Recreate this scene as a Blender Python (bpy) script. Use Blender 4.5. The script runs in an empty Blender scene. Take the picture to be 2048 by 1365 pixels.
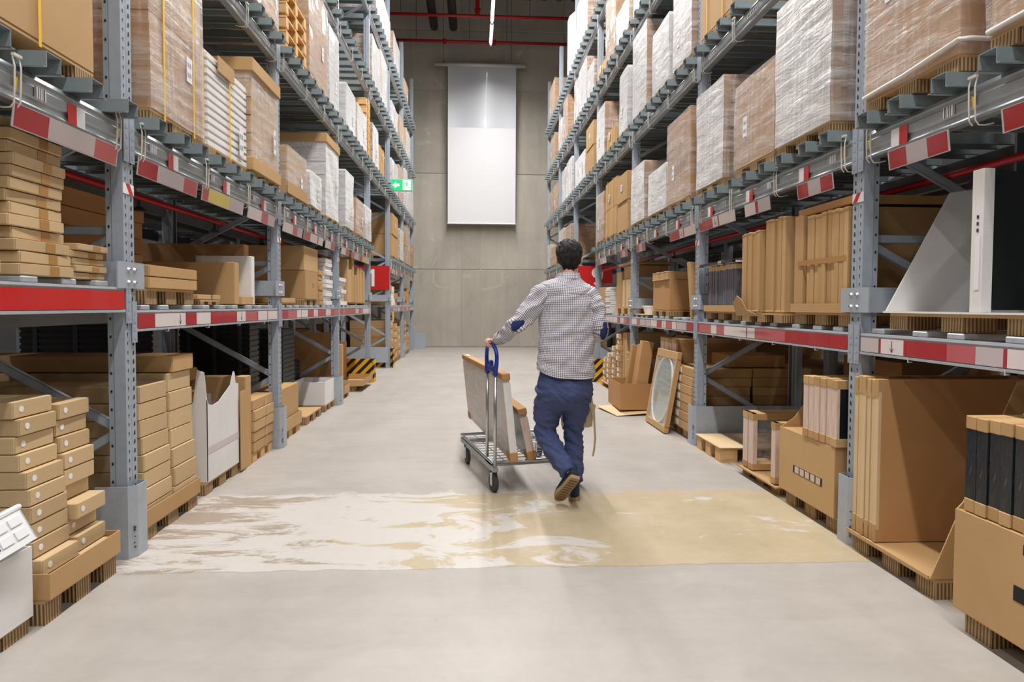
import bpy, bmesh, math, random
from mathutils import Vector, Matrix, noise
random.seed(7)
S = bpy.context.scene
COL = S.collection
R = math.radians

# ------------------------------------------------------------------ camera, world, lights, exposure
cam_d = bpy.data.cameras.new('camera'); cam = bpy.data.objects.new('camera', cam_d); COL.objects.link(cam)
S.camera = cam
YAW, PIT, ROL = .0560, -.036, -.0046
def _axes():
    fwd = Vector((0, 1, 0)); rt = Vector((1, 0, 0)); up = Vector((0, 0, 1))
    # roll, pitch, yaw measured from the photograph
    def unrot(v):
        x, y, z = v
        c, s = math.cos(ROL), math.sin(ROL); x, z = x*c + z*s, -x*s + z*c
        c, s = math.cos(PIT), math.sin(PIT); y, z = y*c - z*s, y*s + z*c
        c, s = math.cos(YAW), math.sin(YAW); x, y = x*c + y*s, -x*s + y*c
        return Vector((x, y, z))
    return unrot(rt), unrot(fwd), unrot(up)
_r, _f, _u = _axes()
cam.matrix_world = Matrix(((_r.x, _u.x, -_f.x, 0), (_r.y, _u.y, -_f.y, 0), (_r.z, _u.z, -_f.z, 1.40), (0, 0, 0, 1)))
cam_d.sensor_width = 36; cam_d.lens = 1322.6/2048*36; cam_d.shift_y = -22.9/2048
cam_d.clip_start = .05; cam_d.clip_end = 200

W = bpy.data.worlds.new('hall_air'); S.world = W; W.use_nodes = True
W.node_tree.nodes['Background'].inputs[0].default_value = (.93, .96, 1, 1)
W.node_tree.nodes['Background'].inputs[1].default_value = .42

def area(name, loc, sx, sy, power, color=(1, .975, .95), rot=(0, 0, 0)):
    d = bpy.data.lights.new(name, 'AREA'); d.shape = 'RECTANGLE'; d.size = sx; d.size_y = sy
    d.energy = power; d.color = color
    if name == 'aisle_tube_light' and loc[1] > 17: d.spread = R(140)
    o = bpy.data.objects.new(name, d); o.location = loc; o.rotation_euler = rot; COL.objects.link(o); return o
for y in (-2.5, 2.5, 7.5, 12.5, 17.8):
    area('aisle_tube_light', (.46, y, 9.30), .25, 4.8 if y < 17 else 5.2, {-2.5: 320, 2.5: 440, 7.5: 480, 12.5: 620, 17.8: 400}[y])
for x, p in ((-9.2, 240), (-4.6, 330), (.46, 60), (5.2, 330), (9.8, 240)):
    area('entry_tube_light', (x, -3.2, 9.3), .3, 6.0, p)
area('side_aisle_light', (-6.9, 8, 9.3), .3, 22, 130)
area('side_aisle_light', (7.2, 8, 9.3), .3, 22, 110)

S.view_settings.view_transform = 'Standard'; S.view_settings.look = 'None'
S.view_settings.gamma = 1; S.view_settings.use_curve_mapping = False
S.view_settings.exposure = -.12

# ------------------------------------------------------------------ materials
def srgb(r, g, b):
    f = lambda c: (c/255/12.92) if c/255 <= .04045 else ((c/255+.055)/1.055)**2.4
    return (f(r), f(g), f(b), 1)
class NT:
    def __init__(s, name):
        s.m = bpy.data.materials.new(name); s.m.use_nodes = True; s.t = s.m.node_tree; s.n = s.t.nodes
        s.b = s.n['Principled BSDF']; s.out = s.n['Material Output']
    def new(s, t, **k):
        x = s.n.new(t)
        for a, v in k.items(): setattr(x, a, v)
        return x
    def link(s, a, b): s.t.links.new(a, b)
    def coord(s, kind='Object', scale=(1, 1, 1), rot=(0, 0, 0)):
        tc = s.new('ShaderNodeTexCoord'); mp = s.new('ShaderNodeMapping'); s.link(tc.outputs[kind], mp.inputs[0])
        mp.inputs['Scale'].default_value = scale; mp.inputs['Rotation'].default_value = rot; return mp.outputs[0]
    def noise(s, vec, scale, detail=3, rough=.5, dist=0):
        x = s.new('ShaderNodeTexNoise'); s.link(vec, x.inputs[0]); x.inputs['Scale'].default_value = scale
        x.inputs['Detail'].default_value = detail; x.inputs['Roughness'].default_value = rough
        x.inputs['Distortion'].default_value = dist; return x.outputs['Fac']
    def ramp(s, fac, stops):
        x = s.new('ShaderNodeValToRGB'); s.link(fac, x.inputs[0]); e = x.color_ramp.elements
        while len(e) < len(stops): e.new(.5)
        for el, (p, c) in zip(e, stops): el.position = p; el.color = c if len(c) == 4 else (*c, 1)
        return x.outputs[0]
    def mix(s, fac, a, b, mode='MIX'):
        x = s.new('ShaderNodeMix', data_type='RGBA', blend_type=mode)
        for k, v in ((0, fac), (6, a), (7, b)):
            if hasattr(v, 'links'): s.link(v, x.inputs[k])
            else: x.inputs[k].default_value = v
        return x.outputs[2]
    def math(s, op, a, b=None, c=None):
        x = s.new('ShaderNodeMath', operation=op)
        for k, v in enumerate((a, b, c)):
            if v is None: continue
            if hasattr(v, 'links'): s.link(v, x.inputs[k])
            else: x.inputs[k].default_value = v
        return x.outputs[0]
    def bump(s, h, strength=.3, dist=.01):
        x = s.new('ShaderNodeBump'); s.link(h, x.inputs['Height']); x.inputs['Strength'].default_value = strength
        x.inputs['Distance'].default_value = dist; s.link(x.outputs[0], s.b.inputs['Normal'])
    def set(s, col=None, rough=None, metal=None, **k):
        if col is not None:
            if hasattr(col, 'links'): s.link(col, s.b.inputs['Base Color'])
            else: s.b.inputs['Base Color'].default_value = col
        if rough is not None:
            if hasattr(rough, 'links'): s.link(rough, s.b.inputs['Roughness'])
            else: s.b.inputs['Roughness'].default_value = rough
        if metal is not None: s.b.inputs['Metallic'].default_value = metal
        for a, v in k.items(): s.b.inputs[a.replace('_', ' ')].default_value = v
        return s.m
def plain(name, col, rough=.6, metal=0, **k): return NT(name).set(col, rough, metal, **k)

def cardboard(name, c1, c2, c3):
    t = NT(name); v = t.coord()
    oi = t.new('ShaderNodeObjectInfo')
    base = t.ramp(oi.outputs['Random'], [(0, c1), (.5, c2), (1, c3)])
    n = t.noise(v, 2.5, 4, .6); n2 = t.noise(t.coord(scale=(1, 1, 60)), 3, 2)
    col = t.mix(.35, base, t.ramp(n, [(.3, (.72, .70, .66)), (.7, (1, 1, 1))]), 'MULTIPLY')
    col = t.mix(.12, col, t.ramp(n2, [(.35, (.75, .75, .75)), (.6, (1, 1, 1))]), 'MULTIPLY')
    t.bump(n, .25, .01)
    return t.set(col, .72)
M = {}
M['card'] = cardboard('kraft_cardboard', srgb(184, 146, 98), srgb(192, 154, 104), srgb(200, 164, 116))
M['card2'] = cardboard('warm_cardboard', srgb(176, 130, 80), srgb(184, 138, 88), srgb(194, 148, 98))
M['light'] = cardboard('light_kraft_cardboard', srgb(190, 162, 122), srgb(198, 170, 128), srgb(206, 178, 136))
M['pale'] = cardboard('pale_cardboard', srgb(212, 184, 140), srgb(218, 190, 148), srgb(222, 196, 156))
M['white'] = cardboard('white_cardboard', srgb(226, 224, 224), srgb(232, 230, 229), srgb(236, 234, 233))
def tape():
    t = NT('brown_packing_tape'); return t.set(srgb(176, 132, 78), .25, 0, Coat_Weight=.5)
M['tape'] = tape()
def honey():
    t = NT('honeycomb_paper_block'); v = t.coord(scale=(1, 1, .02))
    w = t.new('ShaderNodeTexWave', bands_direction='DIAGONAL'); t.link(v, w.inputs[0]); w.inputs['Scale'].default_value = 34
    w.inputs['Distortion'].default_value = .6
    t.set(t.ramp(w.outputs['Fac'], [(.1, srgb(112, 86, 56)), (.4, srgb(162, 132, 92)), (.9, srgb(184, 154, 112))]), .85)
    t.bump(w.outputs['Fac'], .6, .01); return t.m
M['honey'] = honey()
def wood():
    t = NT('raw_pallet_wood'); v = t.coord(scale=(1, 1, 12)); n = t.noise(v, 5, 4, .6)
    t.set(t.ramp(n, [(.3, srgb(196, 150, 96)), (.7, srgb(226, 186, 132))]), .7); t.bump(n, .2); return t.m
M['wood'] = wood()
def paint(name, c, rough=.42, scuff=.25):
    t = NT(name); v = t.coord('Object'); n = t.noise(v, 14, 5, .7); n2 = t.noise(v, 2, 2)
    col = t.mix(scuff, c, t.ramp(n, [(.35, (.55, .56, .58)), (.5, (1, 1, 1)), (.75, (1.15, 1.15, 1.15))]), 'MULTIPLY')
    t.set(col, t.math('MULTIPLY_ADD', n2, .2, rough-.1)); return t.m
M['post'] = paint('blue_grey_post_paint', srgb(156, 166, 178))
M['guard'] = paint('grey_guard_paint', srgb(164, 172, 182), .4)
M['rail'] = paint('light_grey_rail', srgb(168, 172, 178), .35)
def galv():
    t = NT('galvanised_steel'); v = t.coord('Object'); n = t.noise(v, 9, 5, .65); n2 = t.noise(t.coord('Object', scale=(6, .4, 6)), 4, 3)
    col = t.mix(n, srgb(140, 147, 152), srgb(180, 186, 190))
    t.set(col, t.math('MULTIPLY_ADD', n2, .3, .28), .75); t.bump(n, .08); return t.m
M['galv'] = galv()
M['bar'] = paint('galvanised_support_bar', srgb(132, 144, 148), .36)
M['chrome'] = plain('zinc_plated_wire', srgb(190, 196, 202), .25, .9)
M['dark'] = plain('dark_slot', srgb(24, 22, 24), .8)
M['black'] = plain('black_plastic', srgb(26, 26, 28), .45)
M['rubber'] = plain('grey_rubber', srgb(62, 62, 64), .7)
M['red'] = plain('signal_red', srgb(196, 32, 34), .35, Coat_Weight=.3)
M['redstrip'] = plain('dull_red_price_card', srgb(172, 44, 52), .28, Coat_Weight=.4)
M['pinkstrip'] = plain('faded_red_price_card', srgb(190, 96, 102), .3, Coat_Weight=.4)
M['paper'] = plain('white_price_card', srgb(226, 216, 216), .35, Coat_Weight=.4)
M['greycard'] = plain('grey_price_card', srgb(198, 186, 188), .35, Coat_Weight=.4)
M['yellowcard'] = plain('yellow_price_card', srgb(222, 206, 120), .4)
M['ink'] = plain('black_print', srgb(48, 46, 50), .6)
M['tie'] = plain('cream_cable_tie', srgb(222, 216, 204), .45)
M['yellow'] = plain('yellow_strap', srgb(238, 190, 20), .4)
M['redpipe'] = plain('red_sprinkler_pipe', srgb(168, 24, 30), .4)
M['blue'] = plain('blue_handle_plastic', srgb(22, 52, 150), .35)
M['navy'] = plain('navy_patch', srgb(28, 42, 92), .85)
M['whiteplastic'] = plain('white_plastic', srgb(236, 238, 240), .35)
M['label'] = plain('white_paper_label', srgb(232, 232, 234), .5)
M['glass'] = plain('mirror_glass', srgb(178, 196, 194), .12, .85)
M['darkglass'] = plain('dark_glass', srgb(30, 34, 36), .08, .2)
M['metaldark'] = plain('dark_grey_metal', srgb(70, 72, 78), .4, .5)
def stripes_pack():
    t = NT('blue_grey_wrapped_edge'); v = t.coord('Object', scale=(8, 8, 1)); n = t.noise(v, 9, 5, .8)
    t.set(t.ramp(n, [(.3, srgb(58, 60, 72)), (.6, srgb(104, 106, 120)), (.8, srgb(176, 178, 188))]), .3); return t.m
M['packedge'] = stripes_pack()
def blackedge():
    t = NT('black_wrapped_edge'); v = t.coord('Object', scale=(6, 6, 1)); n = t.noise(v, 7, 5, .8, 1)
    t.set(t.ramp(n, [(.35, srgb(24, 26, 30)), (.66, srgb(52, 54, 58)), (.76, srgb(150, 154, 156))]), .2); return t.m
M['blackedge'] = blackedge()
def pinkwood():
    t = NT('pale_wood_wrapped_edge'); v = t.coord('Object', scale=(10, 10, .8)); n = t.noise(v, 8, 4, .7)
    t.set(t.ramp(n, [(.3, srgb(196, 168, 150)), (.7, srgb(224, 204, 192))]), .35); return t.m
M['pinkwood'] = pinkwood()

def film(name, base, streak, white, graze=.3):
    """stretch film: thin clear plastic, milky in layers, with gloss and lamp reflection painted in as white"""
    t = NT(name); v = t.coord('Object', scale=(.7, .7, 5), rot=(.4, .3, 0)); v2 = t.coord('Object')
    n = t.noise(v, 3.2, 5, .66, .5); n2 = t.noise(v2, 3, 5, .65, 1.5)
    n3 = t.noise(t.coord('Object', scale=(9, 9, .6)), 3, 4, .6)
    t.set(white, .22, 0, Coat_Weight=.6)
    h = t.math('ADD', n, t.math('MULTIPLY', n2, .8)); t.bump(h, .6, .02)
    lw = t.new('ShaderNodeLayerWeight'); lw.inputs['Blend'].default_value = .35
    f = t.math('MULTIPLY_ADD', t.ramp(n, [(.42, (0, 0, 0)), (.62, (1, 1, 1))]), streak, base)
    f = t.math('MULTIPLY_ADD', t.ramp(n3, [(.5, (0, 0, 0)), (.62, (1, 1, 1))]), streak*.5, f)
    f = t.math('MINIMUM', t.math('MULTIPLY_ADD', lw.outputs['Facing'], graze, f), .97)  # grazing faces turn white, painting in the lamp light the film reflects
    tr = t.new('ShaderNodeBsdfTransparent'); mx = t.new('ShaderNodeMixShader')
    t.link(f, mx.inputs[0]); t.link(tr.outputs[0], mx.inputs[1]); t.link(t.b.outputs[0], mx.inputs[2])
    t.link(mx.outputs[0], t.out.inputs[0]); return t.m
M['film'] = film('clear_stretch_film', .03, .26, srgb(236, 232, 230), .42)
M['filmw'] = film('milky_sheen_stretch_film', .08, .34, srgb(240, 240, 242), 1.0)
M['filmthin'] = film('thin_clear_film', .02, .10, srgb(232, 230, 228), .15)

def floor_mat():
    t = NT('polished_concrete_floor'); v = t.coord('Object')
    big = t.noise(v, .7, 5, .6, .4); fine = t.noise(v, 16, 6, .75); mid = t.noise(v, 3.5, 5, .65, .6)
    strk = t.noise(t.coord('Object', scale=(.5, 5, 1)), 1.2, 5, .7)
    col = t.mix(big, srgb(168, 162, 156), srgb(184, 178, 171))
    col = t.mix(.35, col, t.ramp(strk, [(.35, (.84, .83, .82)), (.6, (1, 1, 1))]), 'MULTIPLY')
    col = t.mix(.6, col, t.ramp(t.noise(v, 1.7, 7, .7, .9), [(.38, (.86, .85, .84)), (.56, (1, 1, 1)), (.7, (1.05, 1.05, 1.05))]), 'MULTIPLY')
    col = t.mix(.35, col, t.ramp(fine, [(.3, (.86, .85, .84)), (.55, (1, 1, 1))]), 'MULTIPLY')
    sp = t.noise(v, 5, 8, .8, .3)
    col = t.mix(t.ramp(sp, [(.70, (0, 0, 0)), (.74, (.35, .35, .35))]), col, srgb(120, 112, 106))
    # worn coated patch across the aisle
    sx = t.new('ShaderNodeSeparateXYZ'); t.link(v, sx.inputs[0])
    wob = t.math('MULTIPLY_ADD', mid, .10, -.05); wob2 = t.math('MULTIPLY_ADD', mid, .55, -.27)
    def band(val, a, b, soft):
        r1 = t.new('ShaderNodeMapRange'); t.link(val, r1.inputs[0]); r1.inputs[1].default_value = a-soft; r1.inputs[2].default_value = a+soft
        r2 = t.new('ShaderNodeMapRange'); t.link(val, r2.inputs[0]); r2.inputs[1].default_value = b+soft; r2.inputs[2].default_value = b-soft
        return t.math('MULTIPLY', r1.outputs[0], r2.outputs[0])
    yy = t.math('ADD', sx.outputs[1], wob); yfar = t.math('ADD', sx.outputs[1], wob2)
    near = t.new('ShaderNodeMapRange'); t.link(yy, near.inputs[0]); near.inputs[1].default_value = 3.47; near.inputs[2].default_value = 3.50
    far = t.new('ShaderNodeMapRange'); t.link(yfar, far.inputs[0]); far.inputs[1].default_value = 4.93; far.inputs[2].default_value = 4.88
    patch = t.math('MULTIPLY', t.math('MULTIPLY', near.outputs[0], far.outputs[0]), band(sx.outputs[0], -1.95, 2.25, .03))
    # bare grey concrete showing inside the patch, more towards its left end, where white residue is left too
    wear = t.noise(t.coord('Object', scale=(.8, 1.6, 1)), 1.9, 7, .68, .8)
    lx = t.new('ShaderNodeMapRange'); t.link(sx.outputs[0], lx.inputs[0]); lx.inputs[1].default_value = 1.0; lx.inputs[2].default_value = -1.8
    lx.inputs[3].default_value = 0; lx.inputs[4].default_value = .34
    wn = t.math('ADD', wear, lx.outputs[0])
    yel = t.mix(t.ramp(t.noise(v, 3, 6, .75), [(.3, (0, 0, 0)), (.7, (1, 1, 1))]), srgb(174, 158, 128), srgb(190, 176, 148))
    inner = t.mix(t.ramp(wn, [(.60, (0, 0, 0)), (.64, (1, 1, 1))]), yel, srgb(198, 193, 187))
    wn2 = t.math('ADD', t.noise(t.coord('Object', scale=(.6, 2, 1)), 2.6, 8, .75, .6), lx.outputs[0])
    inner = t.mix(t.ramp(wn2, [(.80, (0, 0, 0)), (.86, (.7, .7, .7))]), inner, srgb(134, 116, 88))
    inner = t.mix(.25, inner, t.ramp(fine, [(.3, (.8, .79, .77)), (.55, (1, 1, 1))]), 'MULTIPLY')
    col = t.mix(patch, col, inner)
    pe = t.math('MULTIPLY', t.ramp(near.outputs[0], [(.2, (0, 0, 0)), (.5, (1, 1, 1)), (.8, (0, 0, 0))]), band(sx.outputs[0], -1.95, 2.25, .02))
    col = t.mix(t.math('MULTIPLY', pe, .45), col, srgb(104, 94, 78))
    # saw-cut joints along both rack lines and across the aisle
    def joint(val, at, w):
        d = t.math('ABSOLUTE', t.math('SUBTRACT', val, at)); return t.math('LESS_THAN', d, w)
    j = t.math('MAXIMUM', joint(sx.outputs[0], -1.99, .004), joint(sx.outputs[0], 2.27, .004))
    j = t.math('MAXIMUM', j, joint(sx.outputs[1], 8.2, .003))
    col = t.mix(t.math('MULTIPLY', j, .7), col, srgb(96, 92, 90))
    w1 = t.noise(t.coord('Object', scale=(1.4, .35, 1)), 1.3, 4, .6)
    rough = t.math('MULTIPLY_ADD', w1, .35, .28)
    t.set(col, rough); t.bump(fine, .06, .005); return t.m
M['floor'] = floor_mat()
def wall_mat():
    t = NT('precast_concrete'); v = t.coord('Object'); n = t.noise(v, .9, 6, .65, .5); f = t.noise(v, 12, 5, .7)
    vs = t.noise(t.coord('Object', scale=(3, 1, .25)), 1.2, 5, .7)
    oi = t.new('ShaderNodeObjectInfo')
    base = t.ramp(oi.outputs['Random'], [(0, srgb(170, 164, 153)), (1, srgb(186, 180, 169))])
    col = t.mix(.6, base, t.ramp(n, [(.3, (.74, .74, .74)), (.7, (1.08, 1.07, 1.05))]), 'MULTIPLY')
    col = t.mix(.4, col, t.ramp(vs, [(.3, (.78, .78, .77)), (.65, (1.1, 1.1, 1.1))]), 'MULTIPLY')
    col = t.mix(.3, col, t.ramp(f, [(.3, (.85, .85, .84)), (.6, (1, 1, 1))]), 'MULTIPLY')
    col = t.mix(t.ramp(t.noise(v, 1.3, 3, .5, 2), [(.66, (0, 0, 0)), (.72, (.4, .4, .4))]), col, srgb(205, 200, 190))
    t.set(col, .85); t.bump(f, .15, .004); return t.m
M['concrete'] = wall_mat()
M['ceilmetal'] = plain('dark_ceiling_sheet', srgb(96, 94, 92), .6)
M['sealant'] = plain('pale_joint_sealant', srgb(184, 176, 162), .8)
M['hallwall'] = plain('pale_hall_cladding', srgb(150, 150, 150), .8)
def hazard():
    t = NT('yellow_black_hazard_paint'); v = t.coord('Object', rot=(0, R(-45), 0)); s = t.new('ShaderNodeSeparateXYZ'); t.link(v, s.inputs[0])
    a = t.math('FRACT', t.math('MULTIPLY', t.math('ADD', s.outputs[0], 50), 8.5)); g = t.math('GREATER_THAN', a, .52)
    n = t.noise(t.coord('Object'), 14, 6, .8)
    g = t.math('MULTIPLY', g, t.math('LESS_THAN', n, .68))
    t.set(t.mix(g, srgb(226, 168, 14), srgb(28, 26, 24)), .45); return t.m
M['hazard'] = hazard()
def em(name, c, s):
    t = NT(name); t.b.inputs['Emission Color'].default_value = c; t.b.inputs['Emission Strength'].default_value = s; return t.set(c, .5)
M['tube'] = em('lit_fluorescent_tube', (1, .98, .95, 1), 14)
M['exitgreen'] = em('backlit_green', srgb(0, 170, 100), 1.1)
M['exitwhite'] = em('backlit_white', (1, 1, 1, 1), 1.3)
def barcode():
    t = NT('barcode_label'); v = t.coord('Object', scale=(0, 1, 0)); n = t.noise(v, 170, 0)
    t.set(t.ramp(n, [(.49, srgb(235, 235, 236)), (.51, srgb(50, 50, 54))]), .5)
    return t.m
M['barcode'] = barcode()
def check():
    t = NT('checked_shirt_cotton'); uv = t.coord('UV'); s = t.new('ShaderNodeSeparateXYZ'); t.link(uv, s.inputs[0])
    def stripe(x, off): return t.math('GREATER_THAN', t.math('SINE', t.math('MULTIPLY_ADD', x, 2*math.pi/.0125, off)), .05)
    def alt(x): return t.math('GREATER_THAN', t.math('SINE', t.math('MULTIPLY_ADD', x, 2*math.pi/.025, .8)), 0)
    bl, br, wh = srgb(160, 166, 190), srgb(178, 166, 164), (.86, .86, .88, 1)
    cv = t.mix(alt(s.outputs[0]), bl, br); ch = t.mix(alt(s.outputs[1]), bl, br)
    a = t.mix(stripe(s.outputs[0], 0), wh, cv); b = t.mix(stripe(s.outputs[1], 1), (1, 1, 1, 1), ch)
    col = t.mix(1, a, b, 'MULTIPLY'); t.set(col, .85)
    t.bump(t.noise(t.coord('Object', scale=(1, 1, 1.6)), 9, 4, .55, .8), .5, .012); return t.m
M['check'] = check()
def trouser():
    t = NT('blue_cotton_trousers'); v = t.coord('Object'); n = t.noise(v, 120, 2); n2 = t.noise(t.coord('Object', scale=(1, 1, 2.2)), 9, 4, .6, .8)
    t.set(t.mix(n, srgb(52, 64, 106), srgb(78, 90, 134)), .85); t.bump(n2, .5, .015); return t.m
M['trouser'] = trouser()
def skin():
    t = NT('skin'); n = t.noise(t.coord('Object'), 20, 3); t.set(t.mix(n, srgb(216, 162, 140), srgb(230, 182, 160)), .5, Subsurface_Weight=.08); return t.m
M['skin'] = skin()
def hair():
    t = NT('dark_brown_hair'); v = t.coord('Object', scale=(1, 1, .35)); n = t.noise(v, 60, 6, .8, 1.2)
    t.set(t.ramp(n, [(.35, srgb(12, 9, 9)), (.62, srgb(30, 23, 22)), (.8, srgb(60, 48, 46))]), .5); t.bump(n, 1, .015); return t.m
M['hair'] = hair()
M['suede'] = plain('dark_blue_suede', srgb(30, 48, 66), .9)
M['sole'] = plain('tan_rubber_sole', srgb(168, 142, 110), .8)
M['canvas'] = plain('beige_canvas', srgb(196, 184, 152), .9)
M['holder'] = plain('clear_strip_holder', srgb(206, 204, 206), .25, Coat_Weight=.5)
M['silver'] = plain('brushed_alu_rail', srgb(200, 198, 194), .35, .1)
M['banner'] = plain('white_banner_cloth', srgb(220, 221, 224), .7)
M['bannergloss'] = plain('glossy_grey_banner', srgb(184, 188, 194), .32, .05, Coat_Weight=.5)

# ------------------------------------------------------------------ mesh helpers
def catmull(pts, sub):
    out = []; n = len(pts)
    for i in range(n-1):
        p0, p1, p2, p3 = [pts[max(0, min(n-1, i+d))] for d in (-1, 0, 1, 2)]
        for j in range(sub):
            t = j/sub
            out.append(tuple(.5*((2*b)+(-a+c)*t+(2*a-5*b+4*c-d)*t*t+(-a+3*b-3*c+d)*t**3) for a, b, c, d in zip(p0, p1, p2, p3)))
    out.append(tuple(pts[-1])); return out
class MB:
    def __init__(s): s.v = []; s.f = []
    def add(s, vs, fs):
        o = len(s.v); s.v += [tuple(v) for v in vs]; s.f += [tuple(i+o for i in f) for f in fs]; return s
    def box(s, x0, x1, y0, y1, z0, z1, b=0):
        if b and min(x1-x0, y1-y0, z1-z0) > 2.2*b:
            vs = []; idx = {}
            for ix, x in ((0, x0), (1, x1)):
                for iy, y in ((0, y0), (1, y1)):
                    for iz, z in ((0, z0), (1, z1)):
                        dx = b if ix == 0 else -b; dy = b if iy == 0 else -b; dz = b if iz == 0 else -b
                        for k, p in enumerate(((x, y+dy, z+dz), (x+dx, y, z+dz), (x+dx, y+dy, z))):
                            idx[ix, iy, iz, k] = len(vs); vs.append(p)
            fs = []
            c = lambda *a: idx[a]
            for s_ in (0, 1):
                fs.append((c(s_, 0, 0, 0), c(s_, 1, 0, 0), c(s_, 1, 1, 0), c(s_, 0, 1, 0)))
                fs.append((c(0, s_, 0, 1), c(1, s_, 0, 1), c(1, s_, 1, 1), c(0, s_, 1, 1)))
                fs.append((c(0, 0, s_, 2), c(1, 0, s_, 2), c(1, 1, s_, 2), c(0, 1, s_, 2)))
            for a in (0, 1):
                for d in (0, 1):
                    fs.append((c(a, d, 0, 0), c(a, d, 1, 0), c(a, d, 1, 1), c(a, d, 0, 1)))
                    fs.append((c(a, 0, d, 0), c(a, 1, d, 0), c(a, 1, d, 2), c(a, 0, d, 2)))
                    fs.append((c(0, a, d, 1), c(1, a, d, 1), c(1, a, d, 2), c(0, a, d, 2)))
                    for e in (0, 1): fs.append((c(a, d, e, 0), c(a, d, e, 1), c(a, d, e, 2)))
            return s.add(vs, fs)
        return s.add([(x0, y0, z0), (x1, y0, z0), (x1, y1, z0), (x0, y1, z0), (x0, y0, z1), (x1, y0, z1), (x1, y1, z1), (x0, y1, z1)],
                     [(0, 3, 2, 1), (4, 5, 6, 7), (0, 1, 5, 4), (1, 2, 6, 5), (2, 3, 7, 6), (3, 0, 4, 7)])
    def quadbox(s, p, t):                     # polygon p (list of 3D points) thickened by vector t
        n = len(p); t = Vector(t); vs = [Vector(a) for a in p] + [Vector(a)+t for a in p]
        return s.add(vs, [tuple(range(n-1, -1, -1)), tuple(range(n, 2*n))] + [(i, (i+1) % n, (i+1) % n+n, i+n) for i in range(n)])
    def tube(s, pts, r, n=8, cap=True):
        pts = [Vector(p) for p in pts]; m = len(pts); rs = r if isinstance(r, (list, tuple)) else [r]*m
        vs = []; fs = []; prev = None
        for i, p in enumerate(pts):
            d = (pts[min(i+1, m-1)] - pts[max(i-1, 0)]).normalized()
            if prev is None: a = d.orthogonal().normalized()
            else: a = (prev - d*prev.dot(d)).normalized()
            prev = a; b = d.cross(a)
            for k in range(n):
                t = 2*math.pi*k/n; vs.append(p + (a*math.cos(t) + b*math.sin(t))*rs[i])
        for i in range(m-1):
            for k in range(n): fs.append((i*n+k, i*n+(k+1) % n, (i+1)*n+(k+1) % n, (i+1)*n+k))
        if cap: fs.append(tuple(range(n-1, -1, -1))); fs.append(tuple(range((m-1)*n, m*n)))
        return s.add(vs, fs)
    def mesh(s, name, mat, smooth=False):
        me = bpy.data.meshes.new(name); me.from_pydata(s.v, [], s.f); me.validate()
        bm = bmesh.new(); bm.from_mesh(me); bmesh.ops.recalc_face_normals(bm, faces=bm.faces); bm.to_mesh(me); bm.free()
        if mat: me.materials.append(M[mat] if isinstance(mat, str) else mat)
        if smooth:
            for p in me.polygons: p.use_smooth = True
        return me
    def build(s, name, mat, parent=None, loc=(0, 0, 0), smooth=False, rot=None):
        return link(name, s.mesh(name, mat, smooth), parent, loc, rot)
def link(name, me, parent=None, loc=(0, 0, 0), rot=None):
    o = bpy.data.objects.new(name, me); COL.objects.link(o); o.location = loc
    if rot: o.rotation_euler = rot
    if parent: o.parent = parent
    return o
USED = {}
def tag(o, label, cat, group=None):
    n = len(label.split())
    if n < 4 or n > 16: print('LABEL LENGTH', n, label)
    if label in USED and not (group and USED[label] == group): print('DUP LABEL', label)
    USED[label] = group
    o['label'] = label; o['category'] = cat
    if group: o['group'] = group
    return o
def thing(name, label, cat, loc=(0, 0, 0), rz=0, group=None):
    o = bpy.data.objects.new(name, None); COL.objects.link(o); o.location = loc; o.rotation_euler = (0, 0, rz); o.empty_display_size = .1
    return tag(o, label, cat, group)
def struct(o): o['kind'] = 'structure'; return o
def stuff(o): o['kind'] = 'stuff'; return o
ORD = ['', 'topmost', 'second from top', 'third from top', 'fourth from top', 'fifth from top', 'sixth from top', 'seventh from top', 'eighth from top',
       'ninth from top', 'tenth from top', 'eleventh from top', 'twelfth from top', 'thirteenth from top', 'fourteenth from top']
def ordn(k, n): return 'bottom' if k == n and n > 1 else ORD[k]
BAYW = ['nearest', 'second', 'third', 'fourth', 'fifth', 'sixth', 'farthest']
LEVW = {1: 'lower', 2: 'second', 3: 'third', 4: 'fourth', 5: 'fifth'}
SIDE = {-1: 'left', 1: 'right'}

# ------------------------------------------------------------------ room
PY = [3.77+2.8*(i-1) for i in range(8)]        # uprights along the aisle, PY[1] is the nearest in view
XF = {-1: -1.905, 1: 2.235}                    # aisle faces of the two racks
WY = 22.2
fl = MB().box(-20, 20, -24, WY+.3, -.2, 0).build('floor', 'floor'); struct(fl)
cl = bpy.data.objects.new('ceiling', None); COL.objects.link(cl); struct(cl)
m = MB(); y = -24
pr = []
n = 0
xs = [-20+.25*k for k in range(161)]
vs = []; fs = []
for k, x in enumerate(xs):
    z = 11.5 if k % 2 else 11.62
    vs += [(x-.06, -24, z), (x-.06, WY+.3, z), (x+.06, -24, z), (x+.06, WY+.3, z)]
for k in range(len(xs)*2-1): fs.append((2*k, 2*k+1, 2*k+3, 2*k+2))
m.add(vs, fs); m.build('roof_sheet', 'ceilmetal', cl)
for yb in (-8, 2, 12, 19.5): MB().box(-20, 20, yb, yb+.25, 11.1, 11.5).build('roof_beam', 'ceilmetal', cl)
wb = bpy.data.objects.new('wall_back', None); COL.objects.link(wb); wb.location = (0, WY, 0); struct(wb)
MB().box(-20, 20, .022, .3, 0, 11.7).build('joint_backing', 'sealant', wb)
xe = [-20, -14, -8, -3.4, -.47, .17, 2.95, 6, 10, 14, 20]; ze = [0, 2.6, 5.77, 8.52, 10.47, 11.7]
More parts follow.
